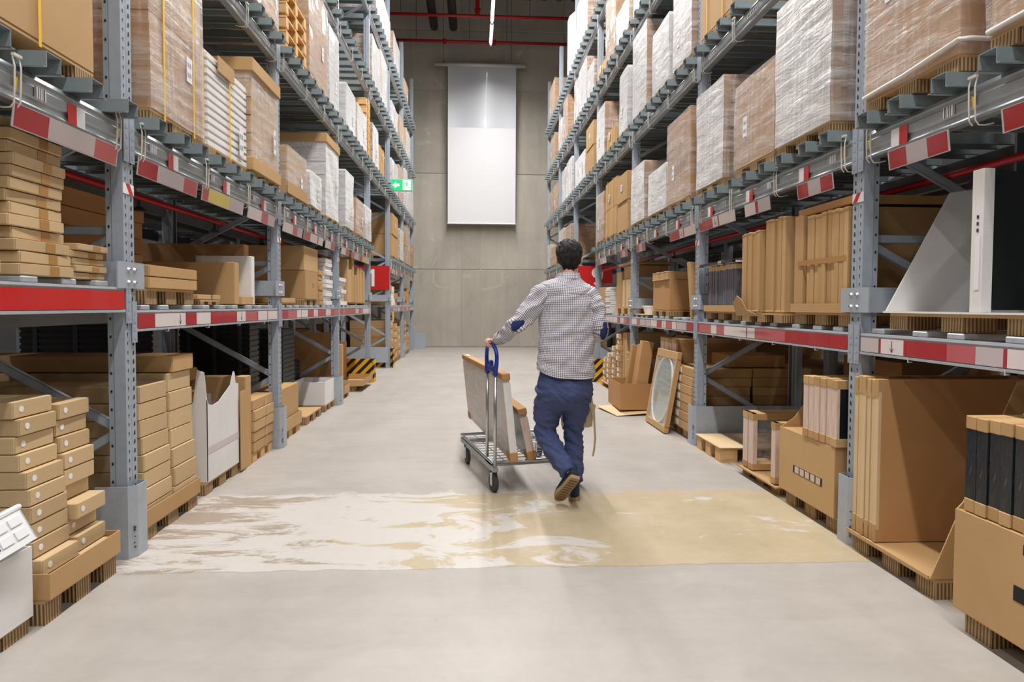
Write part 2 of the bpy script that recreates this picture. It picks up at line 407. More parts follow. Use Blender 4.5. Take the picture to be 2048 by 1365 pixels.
for i in range(len(xe)-1):
    for j in range(len(ze)-1):
        MB().box(xe[i]+.012, xe[i+1]-.012, 0, .08, ze[j]+.012, ze[j+1]-.012, .01).build('concrete_panel', 'concrete', wb)
def smear(pts, w):
    m = MB(); vs = []; P = catmull(pts, 5)
    for i, (x, z) in enumerate(P):
        k = w*(.75+.4*noise.noise(Vector((x*5, z*5, 1)))); a = P[max(i-1, 0)]; b = P[min(i+1, len(P)-1)]; d = Vector((b[0]-a[0], b[1]-a[1])).normalized(); n_ = Vector((-d.y, d.x))*k
        vs += [(x+n_.x, -.0015, z+n_.y), (x-n_.x, -.0015, z-n_.y)]
    m.add(vs, [(2*i, 2*i+1, 2*i+3, 2*i+2) for i in range(len(P)-1)]); m.build('filler_smear', 'smear', wb)
M['smear'] = plain('pale_wall_filler', srgb(182, 175, 161), .9)
smear([(-1.37, 2.55), (-1.40, 2.25), (-1.30, 2.08), (-1.05, 1.99), (-.75, 2.05), (-.50, 2.10)], .055)
smear([(.92, 2.55), (.90, 2.2), (.80, 2.06), (.50, 1.98), (.2, 1.93)], .05)
smear([(-.38, 2.4), (-.15, 2.38)], .10)
for nm, x in (('wall_left', -14), ('wall_right', 14)): struct(MB().box(x-.1, x+.1, -24, WY, 0, 11.6).build(nm, 'hallwall'))
struct(MB().box(-20, 20, -24.3, -24, 0, 11.6).build('wall_rear', 'hallwall'))

# ------------------------------------------------------------------ rack uprights
LV = {-1: [0, 1.365, 2.39, 3.86, 5.30, 6.73], 1: [0, 1.25, 2.40, 3.85, 5.29, 6.68]}
BH = [0, .12, .155, .14, .13, .13]; HB = {1: .03, 2: .075, 3: .075, 4: .075, 5: .075}
TOP = 8.3
def hole_mesh():
    m = MB()
    for row in (-.03, .03):
        z = .12
        while z < 5.2:
            s = .006 if row > 0 else -.006
            m.add([(0, row-.005, z+.022), (0, row+.005, z+.022), (0, row+.004+s*.3, z), (0, row-.004-s, z-.004)], [(0, 1, 2, 3)]); z += .05
    return m.mesh('slot_holes', 'dark')
def side_hole_mesh():
    m = MB(); z = .12
    while z < 5.2:
        m.add([(.006*math.cos(a), 0, z+.009*math.sin(a)) for a in [k*math.pi/4 for k in range(8)]], [tuple(range(8))]); z += .1
    return m.mesh('round_holes', 'dark')
HM = hole_mesh(); SHM = side_hole_mesh()
def post_mesh(s):
    # open C profile: aisle face, two flanges with a step and return lips;  aisle face at x=0, body runs to -s
    P = [(0, -.055), (0, -.006), (.004, 0), (0, .006), (0, .055), (.06, .055), (.066, .048), (.095, .048), (.095, .03), (.092, .03), (.092, .045), (.063, .045),
         (.057, .052), (.003, .052), (.003, -.052), (.057, -.052), (.063, -.045), (.092, -.045), (.092, -.03), (.095, -.03), (.095, -.048), (.066, -.048), (.06, -.055)]
    pts = [(s*x, y) for x, y in P]; n = len(pts); m = MB()
    m.add([(x, y, 0) for x, y in pts] + [(x, y, TOP) for x, y in pts], [(i, (i+1) % n, (i+1) % n+n, i+n) for i in range(n)])
    return m.mesh('post', 'post')
PM = {-1: post_mesh(-1), 1: post_mesh(1)}
def brace(x0, z0, x1, z1, w=.03):
    a = Vector((x0, 0, z0)); b = Vector((x1, 0, z1)); d = (b-a).normalized(); n = Vector((-d.z, 0, d.x))*w*.5*1.6
    m = MB()
    for sgn in (-1, 1): m.quadbox([a+n*sgn-n*sgn*.15, b+n*sgn-n*sgn*.15, b+n*sgn, a+n*sgn], (0, .03, 0))
    m.quadbox([a-n, b-n, b+n, a+n], (0, .004, 0)); return m
BRM = {}
def frame(s, i, back=False):
    y = PY[i]; x = XF[s]; D = 1.08
    if back: x = XF[s] + s*(D+.28)
    nm = BAYW[min(i, 6)] if i < 7 else 'wall side'
    lab = f'grey steel upright frame of the {SIDE[s]} rack, {["zeroth", "nearest to camera", "second from camera", "third from camera", "fourth from camera", "fifth from camera", "sixth from camera", "last before wall"][i]}'
    if back: lab = f'dark upright frame behind the {SIDE[s]} rack, {["zeroth", "nearest", "second", "third", "fourth", "fifth", "sixth", "last"][i]} along the aisle'
    if i == 0: lab = f'grey steel upright frame of the {SIDE[s]} rack beside the camera'
    if i == 0 and back: return
    t = thing('rack_upright', lab, 'rack', (x, y, 0))
    p = link('post', PM[s], t)
    if not back:
        h = link('slot_holes', HM, p, (-s*.0012, 0, 0)); stuff(h)
        if i < 4: h = link('round_holes', SHM, p, (s*.08, -.0495, 0)); stuff(h)
        MB().box(-.06, .06, -.075, .075, 0, .012).build('foot_plate', 'post', t, (s*.05, 0, 0))
    link('post', PM[-s], t, (s*D, 0, 0))
    zs = [(.12, .70, 1), (1.25, .70, 1), (1.25, 1.78, 1), (1.80, 1.80, 1), (1.86, 2.38, 1), (2.95, 2.42, 1), (2.95, 3.5, 1), (4.05, 3.5, 1), (4.05, 4.6, 1), (5.15, 4.6, 1), (5.15, 5.7, 1), (6.25, 5.7, 1), (6.25, 6.8, 1)]
    if back: zs = zs[:6]
    for k, (zr, zf, _) in enumerate(zs):
        key = (s, k)
        if key not in BRM: BRM[key] = brace(s*.05, zf, s*(D-.05), zr).mesh('brace', 'post')
        link('brace', BRM[key], t, (0, -.02, 0))
    if not back and 1 <= i <= 3:
        tp_ = MB().box(-.0012, .0012, -.056, .056, -.028, .028).build('white_tape', 'label', t, (-s*.002, 0, LV[s][2]-.36))
        m = MB(); m.quadbox([(0, -.03, .028), (0, .01, .028), (0, .05, -.028), (0, .01, -.028)], (-s*.001, 0, 0)); m.build('red_stripe', 'red', tp_, (-s*.0013, 0, 0))
    if not back:   # rail guard plate at the first shelf on the camera side and rail between posts
        zt = LV[s][1]+.10
        m = MB(); m.box(min(0, s*1.0), max(0, s*1.0), -.075, -.07, 0, .145); o = m.build('row_end_plate', 'guard', t, (-s*.005, .0, zt+.02))
        m = MB(); m.box(-.004, .004, -.14, .14, 0, .145); o = m.build('joining_plate', 'guard', t, (-s*.008, 0, zt+.02))
        for dy in (-.03, .03):
            for dz in (.035, .105): MB().tube([(0, 0, 0), (-s*.012, 0, 0)], [.013, .008], 8).build('bolt', 'chrome', t, (-s*.012, dy, zt+.02+dz))
    return t
for s in (-1, 1):
    for i in range(0, 8): frame(s, i)
    for i in range(1, 8): frame(s, i, True)

# ------------------------------------------------------------------ shelves (beams, bars, price cards, ties)
BARM = {}
def bar_mesh(s, hi):
    if (s, hi) in BARM: return BARM[s, hi]
    m = MB(); D = 1.05
    if hi:   # channel with lips sticking out past the beam
        w, h, t = .05, .07, .004
        x0, x1 = sorted((-s*.11, s*D))
        m.box(x0, x1, -w, w, h-t, h); m.box(x0, x1, -w-.0, -w+t, .004, h-t); m.box(x0, x1, w-t, w, .004, h-t)
        m.box(x0, x1, -w-.022, -w, 0, t); m.box(x0, x1, w, w+.022, 0, t)
    else:
        x0, x1 = sorted((-s*.0+s*.02, s*D)); m.box(x0, x1, -.055, .055, 0, .03, .006)
        for k in (-.03, 0, .03): m.box(x0+.1, x1-.02, k-.004, k+.004, .029, .0305)
    BARM[s, hi] = m.mesh('support_bar', 'bar' if hi else 'rail'); return BARM[s, hi]
def beam_profile(s, lev, L, H):
    m = MB()
    def strip(pts):      # pts in (out, z): extruded along y
        n = len(pts); m.add([(-s*a, 0, z) for a, z in pts] + [(-s*a, L, z) for a, z in pts], [(i, i+1, i+1+n, i+n) for i in range(n-1)])
    if lev == 1:
        strip([(-.05, 0), (.004, 0), (.006, -.012), (.002, -.016), (.002, -H+.016), (.008, -H+.012), (.008, -H), (-.05, -H), (-.05, 0)])
    else:
        strip([(-.05, 0), (-.012, 0), (0, -.022), (-.004, -.030), (-.004, -.048), (.004, -.056), (.004, -H*.62), (-.006, -H*.68), (-.002, -H*.86), (.004, -H*.92), (.002, -H), (-.05, -H), (-.05, 0)])
    return m.mesh('beam', 'rail' if lev == 1 else 'galv')
BM = {}
def arrow_mesh(s):
    m = MB(); x = -s*.001
    m.add([(x, -.0025, .03), (x, .0025, .03), (x, .0025, -.03), (x, -.0025, -.03)], [(0, 1, 2, 3)])
    for q in (-1, 1): m.add([(x, 0, -.034), (x, q*.016, -.012), (x, q*.016, -.006), (x, 0, -.026)], [(0, 1, 2, 3)])
    return m.mesh('arrow', 'ink')
AM = {-1: arrow_mesh(-1), 1: arrow_mesh(1)}
def tie_mesh(s, H):
    m = MB(); pts = []
    w, z0, z1 = .075, .03, -H-.03
    P = [(.012, z0), (.022, -.02), (.02, -H*.6), (.016, z1+.02), (0, z1), (-.03, z1), (-.07, z1+.01)]
    m.tube([(-s*a, 0, z) for a, z in P], .0035, 6)
    m.tube([(-s*(a+.002), .035, z+.004) for a, z in P[:5]], .0035, 6)
    m.box(min(-s*.012, -s*.026), max(-s*.012, -s*.026), -.006, .042, z0-.006, z0+.006)
    return m.mesh('cable_tie', 'tie')
TM = {}
def shelf(s, bay, lev):
    """bay between upright bay and bay+1"""
    y0, y1 = PY[bay]+.06, PY[bay+1]-.06; L = y1-y0
    z = LV[s][lev]; H = BH[lev]
    if s < 0 and lev == 1 and bay == 0: z = 1.49; H = .135
    t = thing('rack_shelf', f'{SIDE[s]} rack shelf, {LEVW[lev]} level up, {BAYW[bay]} bay from the camera', 'shelf', (XF[s], y0, z))
    k = (s, lev, round(L, 3), H)
    if k not in BM: BM[k] = beam_profile(s, lev, L, H)
    bm_ = link('beam', BM[k], t)
    MB().box(-.025, .025, 0, L, -H, 0).build('beam', 'galv', t, (s*1.08, 0, 0))
    # end connectors with hooks
    for yy, w in ((-.055, .05), (L+.005, .05)):
        m = MB(); m.box(-.003, .003, yy, yy+w, -H-.06, .05)
        for q in range(4): m.box(-.005, .005, yy+w*.35, yy+w*.65, -H-.04+q*(H+.06)/4, -H-.02+q*(H+.06)/4)
        m.build('beam_connector', 'post', t, (-s*.0085, 0, 0))
    nb = 9; hi = lev > 1
    for q in range(nb):
        yy = .12 + (L-.24)*q/(nb-1) + random.uniform(-.03, .03)
        if not hi: yy += (.03 if q % 3 == 0 else -.02)
        link('support_bar', bar_mesh(s, hi), t, (0, yy, 0))
    if lev == 1:
        hs = H-.04; x = -s*.0075
        if s < 0 and bay == 0: segs = [('red', L)]
        else:
            segs = []; tot = 0; first = True
            while tot < L:
                c = random.choice(['paper', 'paper', 'paper', 'greycard', 'redstrip', 'pinkstrip', 'redstrip'])
                w = random.uniform(.14, .34)
                if first: c, w = 'redstrip', .2
                if c in ('paper', 'greycard') and random.random() < .55: segs.append(('redstrip', .02)); tot += .02
                segs.append((c, min(w, L-tot))); tot += w; first = False
        yy = .01
        for c, w in segs:
            if w < .01: continue
            e = min(yy+w, L-.01)
            if e <= yy: break
            MB().box(-.001, .001, yy+.001, e-.001, -H+.018, -.022).build('price_card', c, bm_, (x, 0, 0))
            if c == 'paper' and w > .12 and random.random() < .45 and bay < 5: link('arrow', AM[s], bm_, (x-s*.0015, (yy+e)/2, -H/2))
            yy = e
        if bay < 4 and not (s < 0 and bay == 0):
            for q in range(4): MB().tube([(-s*.012, 0, -H+.012), (-s*.012, 0, -H-.012), (s*.01, 0, -H-.01)], .003, 5).build('strip_clip', 'holder', bm_, (0, L*(q+.6)/4.3, 0))
    if lev == 2:
        for q in range(3):
            yc = L*(q+.52)/3 + (.05 if s > 0 else -.05)
            w = .075; x = -s*.006
            MB().box(-.001, .001, yc, yc+w*.9, -H*.93, -.05).build('red_sticker', 'red', bm_, (x, 0, 0))
            MB().box(-.001, .001, yc+w*.9, yc+w*1.8, -H*.93, -.05).build('white_sticker', 'label', bm_, (x, 0, 0))
        segsets = [[('redstrip', .28), ('paper', .34), ('redstrip', .05), ('paper', .24)], [('paper', .3), ('redstrip', .26)], [('redstrip', .22), ('greycard', .36), ('pinkstrip', .2)],
                   [('pinkstrip', .1), ('yellowcard', .4), ('greycard', .3)], [('paper', .34), ('pinkstrip', .18), ('greycard', .2)]]
        if s > 0: segsets = [[('paper', .36), ('redstrip', .03), ('paper', .13), ('redstrip', .36)], [('redstrip', .22), ('paper', .26), ('redstrip', .2)], [('redstrip', .14), ('greycard', .16), ('redstrip', .14)], [('greycard', .2), ('redstrip', .05), ('paper', .2)]]
        for q in range(3):
            ss = segsets[(q+bay*2) % len(segsets)]; tw = sum(a[1] for a in ss); yy = L*(q+.5)/3 - tw/2
            if bay >= 2 and q == 1 and s > 0: continue
            hol = MB().box(-.002, .002, yy-.01, yy+tw+.01, -.102, 0).build('hanging_strip', 'holder', t, (-s*.006, 0, -H-.002), rot=(0, s*-.12, 0))
            for c, w in ss:
                MB().box(-.001, .001, yy, yy+w-.002, -.097, -.004).build('price_card', c, hol, (-s*.003, 0, 0))
                if c == 'paper' and w < .2: link('arrow', AM[s], hol, (-s*.005, yy+w/2, -.05))
                yy += w
    if lev in (2, 3) or (lev == 4 and bay > 1):
        if (s, lev) not in TM: TM[s, lev] = tie_mesh(s, H)
        for q, yy in enumerate((.06, L*.36, L*.68, L-.08)):
            tt = link('cable_tie', TM[s, lev], t, (0, yy, 0))
            if lev == 2: MB().add([(0, 0, 0), (0, .03, .008), (0, .016, -.06)], [(0, 1, 2)]).build('yellow_tag', 'yellow', tt, (-s*.012, .004, -.06))
    if lev >= 3 and bay < 5:
        for q in range(3):
            yc = L*(q+.55)/3
            MB().box(-.001, .001, yc, yc+.2, -.085, -.05 + .0).build('location_label', 'label', bm_, (-s*.0055, 0, 0))
            m = MB()
            for d in range(6): m.box(-.0005, .0005, yc+.015+d*.03, yc+.032+d*.03, -.079, -.056)
            m.build('label_print', 'ink', bm_, (-s*.0068, 0, 0))
    if lev == 2 and bay < 4:
        for q in range(3): MB().box(-.001, .001, L*(q+.2)/3, L*(q+.2)/3+.08, -.10, -.05).build('barcode_label', 'barcode', bm_, (-s*.007, 0, 0))
    return t
for s in (-1, 1):
    for bay in range(0, 7):
        for lev in range(1, 6):
            if bay == 4 and lev <= 2: continue
            if bay == 0 and lev > 2: continue
            if bay == 1 and lev > 4: continue
            shelf(s, bay, lev)

# ------------------------------------------------------------------ cartons, pallets, wrapped loads
def carton_mesh(X, Y, Z, mat, s=0, proud=.003, sub=True):
    """box X deep, Y along the aisle, Z high, origin at the bottom centre; s: side whose aisle face carries a proud end panel"""
    m = MB(); m.box(-X/2, X/2, -Y/2, Y/2, 0, Z, min(.004, Z*.08))
    if s: a, b = sorted((-s*X/2, -s*(X/2+proud))); m.box(a, b, -Y/2+.003, Y/2-.003, .004, Z-.002)
    return m.mesh('carton', mat)
def carton(label, x, y, z, X, Y, Z, mat='card', s=0, rz=0, name='carton', cat='box', group=None, dot=False, tape_=False, parent=None, lbl=False, slot=False):
    o = link(name, carton_mesh(X, Y, Z, mat, s), parent, (x, y, z), (0, 0, rz))
    if parent is None: tag(o, label, cat, group)
    if dot: MB().tube([(0, 0, 0), (-s*.0015, 0, 0)], .014, 16).build('white_dot', 'label', o, (-s*(X/2+.003), -Y*.30, Z*.52))
    if tape_:
        MB().box(-.0012, .0012, -.03, .03, .003, Z-.003).build('tape', 'tape', o, (-s*(X/2+.0045), Y*.12, 0))
    if lbl: MB().box(-.001, .001, -.05, .05, -.03, .03).build('paper_label', 'label', o, (-s*(X/2+.0045), Y*.15, Z*.55))
    if slot: MB().box(-.0008, .0008, -.006, .006, -.03, .03).build('print_mark', 'ink', o, (-s*(X/2+.0045), Y*.1, Z*.5))
    return o
BLK = {}
def pallet_parts(t, s, X, Y, h=.11, wood_=False, x=0, y=0, z=0):
    """paper or wooden pallet under a thing t; local origin centre"""
    mat = 'wood' if wood_ else 'honey'; dk = 'wood' if wood_ else 'card'
    MB().box(-X/2, X/2, -Y/2, Y/2, h-.014, h).build('pallet_deck', dk, t, (x, y, z))
    bx, by = .16, min(.15, Y*.2); key = (round(by, 3), round(h, 3), mat)
    if key not in BLK: BLK[key] = MB().box(-bx/2, bx/2, -by/2, by/2, 0, h-.014).mesh('pallet_block', mat)
    for ax in (-1, 0, 1):
        for ay in (-1, 0, 1): link('pallet_block', BLK[key], t, (x+ax*(X-bx)/2, y+ay*(Y-by)/2, z))
def pallet(label, s, xf, y0, y1, z, D=1.0, h=.11, wood_=False, name='paper_pallet'):
    t = thing(name, label, 'pallet', (xf+s*D/2, (y0+y1)/2, z)); pallet_parts(t, s, D, y1-y0, h, wood_); return t
def bumpy_shell(X, Y, Z, amp, seed, top=True):
    """film skin around a load: box shell, gridded, slightly uneven"""
    bm = bmesh.new(); bmesh.ops.create_cube(bm, size=1)
    bmesh.ops.subdivide_edges(bm, edges=bm.edges, cuts=5, use_grid_fill=True)
    for v in bm.verts:
        p = Vector((v.co.x*X, v.co.y*Y, (v.co.z+.5)*Z)); nn = noise.noise_vector(p*3.1+Vector((seed, 0, 0)))
        v.co = p + Vector((nn.x*amp*(1 if abs(v.co.x) > .49 else 0), nn.y*amp*(1 if abs(v.co.y) > .49 else 0), nn.z*amp*.5))
    me = bpy.data.meshes.new('stretch_film'); bm.to_mesh(me); bm.free()
    for p in me.polygons: p.use_smooth = False
    return me
LOADN = {}
KIND_L = {'wrap': 'film-wrapped brown carton load', 'white': 'milky film-wrapped pale load', 'stripe': 'film-wrapped load of stacked pale slabs', 'strap': 'brown carton load with yellow straps',
          'pallets': 'stack of raw wooden frames with yellow strap', 'roll': 'upright white wrapped roll', 'carton': 'plain brown double carton load', 'box': 'brown carton load', 'lid': 'wrapped load with brown cardboard lid', 'slats': 'stack of white profiled boards with yellow strap'}
def load(s, lev, y0, y1, zt, kind, xf=None, D=1.0, label=None, zb=None, **kw):
    if xf is None: xf = XF[s] - s*.02
    zb = (LV[s][lev] + HB[lev]) if zb is None else zb
    bc = max(0, min(6, int(((y0+y1)/2-PY[0])/2.8)))
    y0 = max(y0, PY[bc]+.075); y1 = min(y1, PY[bc+1]-.075)
    ph = .075; X = D; Y = y1-y0; yc = (y0+y1)/2; xc = s*D/2; H = zt-zb-ph
    bay = max(0, min(6, int((yc-PY[0])/2.8)))
    if label is None:
        base = f'{KIND_L[kind]}, {SIDE[s]} rack {LEVW[lev]} shelf, {BAYW[bay]} bay'
        k = LOADN.get(base, 0); LOADN[base] = k+1
        label = base + ['', ', next one along', ', third along'][k]
    t = thing('pallet_load', label, 'pallet load', (xf, yc, zb))
    rnd = random.random()
    pallet_parts(t, s, D, Y, ph, kind in ('pallets',), xc, 0, 0)
    def cm(X_, Y_, Z_, mat, loc, nm='carton'): return link(nm, carton_mesh(X_, Y_, Z_, mat, s), t, loc)
    def shell(mat, z0=ph, z1=ph+H, e=.013): return link('stretch_film', bumpy_with(mat, X+2*e, Y+2*e, z1-z0+e), t, (xc, 0, z0))
    def bumpy_with(mat, *a):
        me = bumpy_shell(*a, .010, rnd*50); me.materials.append(M[mat]); return me
    def strap(yy, z0=ph, z1=ph+H):
        e = .013; m = MB(); a, b = sorted((-s*e, -s*(e+.002)))
        m.box(a, b, yy-.009, yy+.009, z0-.03, z1+.01); m.box(min(-s*e, s*(D+.01)), max(-s*e, s*(D+.01)), yy-.009, yy+.009, z1+.008, z1+.011)
        m.build('strap', 'yellow', t)
    def paper(yy, zz, w=.07, h=.14): 
        lb = MB().box(-.001, .001, -w/2, w/2, -h/2, h/2).build('paper_label', 'label', t, (-s*.016, yy, zz))
        for dz in (-.28, .12): MB().box(-.0006, .0006, -w*.35, w*.35, h*dz, h*(dz+.16)).build('barcode', 'barcode', lb, (-s*.0014, 0, 0))
    if kind in ('wrap', 'white'):
        n = kw.get('tiers', 1 if H < .55 else 2); cmat = kw.get('mat', 'card2' if kind == 'wrap' else random.choice(['white', 'card2', 'pale']))
        cols = kw.get('cols', 1)
        for q in range(n):
            for c in range(cols): cm(X, Y/cols-.004, H/n-.003, cmat, (xc, -Y/2+Y/cols*(c+.5), ph+H/n*q))
        shell('film' if kind == 'wrap' else 'filmw')
        if kw.get('tray'): 
            MB().box(-.004, .004, -Y/2-.012, Y/2+.012, 0, .12).build('tray_wall', 'card', t, (-s*.014, 0, ph-.01)); MB().box(0, D, -.004, .004, 0, .12).build('tray_wall', 'card', t, (0 if s > 0 else -D, -Y/2-.014, ph-.01))
        paper(Y*.2, ph+H*random.uniform(.3, .5), .08, .16)
        if kw.get('band'):
            P = [(0, Y/2), (0, -Y/2), (s*.0, -Y/2), (s*D*.9, -Y/2)]
            m = MB(); m.tube([(-s*.016, Y/2, ph+.02), (-s*.018, 0, ph+.03), (-s*.016, -Y/2-.012, ph+.06), (s*.03, -Y/2-.018, ph+.065), (s*D*.9, -Y/2-.018, ph+.06)], .011, 8); m.build('rolled_film_band', 'filmroll', t, smooth=True)
    elif kind == 'lid':
        cm(X-.03, Y-.03, H, kw.get('mat', 'card'), (xc, 0, ph)); lh = .11
        for q in range(1, 6): MB().box(0, D-.02, -.003, .003, 0, .004).build('carton_seam', 'dark', t, (.01 if s > 0 else -D+.01, -Y/2+.013, ph+H*q/6))
        shell(kw.get('film', 'film'), ph, ph+H-.02, -.001)
        cm(X+.03, Y+.03, lh, 'card', (xc, 0, ph+H-lh+.02), 'carton_lid')
        if kw.get('tray', True): cm(X+.03, Y+.03, lh, 'card', (xc, 0, ph-.01), 'carton_tray')
        paper(Y*.28, ph+H*.4, .06, .22)
    elif kind == 'stripe':
        n = int(H/.105); h = H/n
        for q in range(n): cm(X-.05, Y-.03, h-.008, 'card2', (xc+s*.02, 0, ph+h*q), 'slab')
        for yy in (-Y/2+.03, Y/2-.03): MB().box(-.03, .03, -.03, .03, 0, H).build('corner_post', 'card2', t, (s*.03, yy, ph))
        m = MB(); nv = int(Y/.035)
        for q in range(nv): m.box(-.003, .003, -Y/2+.02+q*.035, -Y/2+.038+q*.035, ph, ph+H)
        m.build('profiled_face', 'white', t, (-s*.001, 0, 0)); stuff(t.children[-1])
        shell('filmw' if s > 0 else 'film')
    elif kind == 'strap':
        n = 1 if H < .8 else 2
        for q in range(n): cm(X, Y, H/n-.004, 'card', (xc, 0, ph+H/n*q))
        strap(-Y*.22); strap(Y*.28); paper(Y*.1, ph+H*.7, .09, .12)
    elif kind == 'pallets':
        n = int((H+ph)/.14)
        for q in range(n):
            zz = ph+q*.14
            MB().box(0, D, -Y/2, Y/2, 0, .02).build('board', 'wood', t, (0 if s > 0 else -D, 0, zz+.11))
            for yy in (-Y/2+.05, 0, Y/2-.05): MB().box(0, D, -.045, .045, 0, .09).build('runner', 'wood', t, (0 if s > 0 else -D, yy, zz+.02))
        strap(-Y*.1, ph, ph+n*.14)
    elif kind == 'roll':
        m = MB(); N = 20; rr = Y*.45; m.tube([(0, 0, 0), (0, 0, H)], rr, N); o = m.build('wrapped_roll', 'filmroll', t, (s*rr, 0, ph), smooth=False)
    elif kind in ('carton', 'box'):
        n = kw.get('tiers', 2)
        for q in range(n): cm(X, Y, H/n-.006, kw.get('mat', 'card'), (xc+random.uniform(-.01, .01), 0, ph+H/n*q))
        paper(0, ph+H*.75, .1, .1)
    elif kind == 'slats':
        n = 12; h = H/n
        for q in range(n):
            m = MB(); a, b = sorted((0, s*D)); m.box(a, b, -Y/2, Y/2, 0, h*.62); a, b = sorted((s*.02, s*(D-.02))); m.box(a, b, -Y/2+.012, Y/2-.012, h*.62, h)
            m.build('profiled_board', 'white', t, (0, 0, ph+h*q))
        MB().box(-.06, .06, -.02, .02, 0, H).build('end_board', 'pale', t, (s*.08, -Y/2-.012, ph))
        strap(Y*.0); paper(Y*.3, ph+H*.25, .09, .22)
        MB().box(-.004, .004, -.26, .06, -.10, .01).build('cardboard_edge', 'card', t, (-s*.018, Y*.02, ph+H))
    return t
t_ = NT('white_woven_wrap'); t_.set(srgb(226, 224, 220), .5); M['filmroll'] = t_.m

# nearest bay, second level, left: big sagging carton with yellow straps
load(-1, 2, 1.5, 3.42, 3.55, 'strap', label='large sagging brown carton with two yellow straps, upper left corner of photo', zb=2.46)
LB = load(-1, 2, 3.99, 4.71, 3.66, 'wrap', tiers=2, mat='card2', label='film-wrapped brown cartons with two yellow straps beyond the nearest left post')
for q in (-.20, .22): MB().box(-.0015, .0015, -.01, .01, 0, 1.2).build('strap', 'yellow', LB, (-.002+.014, q, .04))
load(-1, 2, 4.86, 5.66, 3.14+.07, 'slats', xf=-1.90, label='stack of white profiled boards with a yellow strap on left shelf')
load(-1, 2, 5.70, 6.46, 3.44, 'lid', xf=-1.87, label='film-wrapped load with cardboard lid and tray beside white boards')
load(-1, 2, 6.83, 7.59, 3.0, 'wrap', xf=-1.90, tiers=1, mat='card', tray=True, label='low film-wrapped load in brown tray just past second left post')
load(-1, 2, 7.68, 8.22, 2.92, 'white', label='small pale wrapped carton between two wrapped loads on left shelf', D=.9)
load(-1, 2, 8.51, 9.39, 3.54, 'lid', xf=-1.88, mat='white', film='filmw', tray=False, label='tall white wrapped load under a brown cardboard lid, left shelf')
load(-1, 2, 9.74, 10.37, 3.35, 'white', mat='white', label='tall white wrapped load past the third left post')
load(-1, 2, 10.62, 11.38, 3.09, 'wrap', label='brown and white wrapped load, second before the left cross passage')
load(-1, 2, 11.46, 12.12, 3.10, 'white', mat='white', label='white wrapped load at the edge of the left cross passage')
DATA = '''L3 5.3 5.98 4.6 white
L3 6.02 6.64 5.0 wrap
L3 6.8 7.6 4.55 pallets
L3 7.7 8.61 5.09 wrap
L3 8.71 9.54 4.99 white
L3 9.82 10.58 4.62 white
L3 10.72 11.62 4.6 white
L3 11.66 12.14 4.96 pallets
L3 12.3 13.03 4.72 white
L3 13.1 13.95 4.55 strap
L3 15.1 16.3 4.7 white
L3 16.5 17.5 4.85 wrap
L3 17.9 18.6 5.05 white
L3 19.0 20.3 4.8 white
L4 7.0 7.9 6.2 wrap
L4 8.6 9.4 6.3 white
L4 12.3 13.30 6.31 white
L4 13.4 14.37 6.45 white
L4 15.12 16.27 5.98 white
L4 16.69 17.6 6.12 wrap
L4 18.2 19.4 6.2 white
L5 9.6 10.5 7.9 wrap
L5 10.7 11.9 7.8 white
L5 12.82 14.08 7.6 white
L5 14.15 14.85 7.58 white
L5 15.42 16.72 7.64 white
L5 17.2 18.8 7.4 wrap
R3 5.68 6.48 4.9 strap
R3 6.76 7.38 4.9 white
R3 7.56 8.25 4.75 white
R3 8.56 9.30 5.1 stripe
R3 9.62 10.13 4.89 white
R3 10.52 11.13 4.28 strap
R3 11.3 12.03 4.88 white
R3 12.4 13.2 4.9 carton
R3 13.31 14.6 4.55 white
R3 15.15 16.04 4.82 white
R3 16.2 16.86 4.79 white
R3 17.7 18.57 4.72 wrap
R3 18.7 19.9 4.7 wrap
R4 7.5 8.4 6.3 wrap
R4 8.5 9.3 6.2 white
R4 9.6 10.4 5.9 white
R4 10.5 11.29 6.5 wrap
R4 11.32 12.0 5.64 strap
R4 12.4 13.1 6.0 white
R4 13.23 14.2 6.36 stripe
R4 14.25 14.86 6.3 white
R4 15.94 16.67 6.46 wrap
R4 16.93 17.6 6.2 white
R4 18.41 19.65 6.21 wrap
R5 10.9 11.9 7.8 wrap
R5 13.17 14.63 7.9 white
R5 14.95 17.07 8.3 roll
R5 18.62 19.89 7.78 wrap
R2 15.2 16.2 3.3 wrap
R2 16.5 17.4 3.34 white
R2 18.2 19.3 3.07 wrap
R2 19.4 20.2 3.2 white
L2 15.2 16.3 3.5 carton
L2 16.6 17.5 3.3 white
L2 18.0 19.2 3.5 wrap
L2 19.3 20.2 3.2 carton'''
for r in DATA.split('\n'):
    l, a, b, v, k = r.split(); load(-1 if l[0] == 'L' else 1, int(l[1]), float(a), float(b), float(v), k)
# right rack, second level, measured one by one
load(1, 2, 1.7, 2.74, 3.6, 'wrap', xf=2.19, tiers=1, band=True, label='film-wrapped brown load at the upper right edge of the photo')
load(1, 2, 2.92, 3.64, 3.66, 'wrap', xf=2.19, tiers=1, band=True, label='film-wrapped brown load with white film band, just before nearest right post')
load(1, 2, 4.01, 4.74, 3.52, 'stripe', xf=2.19, w=1, label='tall striped white wrapped load beyond the nearest right post')
load(1, 2, 4.80, 5.53, 3.23, 'wrap', xf=2.2, tiers=1, label='film-wrapped brown load with glossy streaks, second past nearest right post')
load(1, 2, 5.81, 6.50, 3.44, 'stripe', xf=2.2, w=1, label='striped white wrapped load just before the second right post')
load(1, 2, 6.75, 7.56, 3.45, 'wrap', tiers=3, label='tall wrapped brown load just past the second right post')
load(1, 2, 7.60, 8.38, 3.06, 'white', tiers=2, mat='white', label='low white wrapped load in the middle of the right third bay')
load(1, 2, 8.6, 9.3, 3.3, 'white', mat='card2', label='white wrapped load just before the third right post')
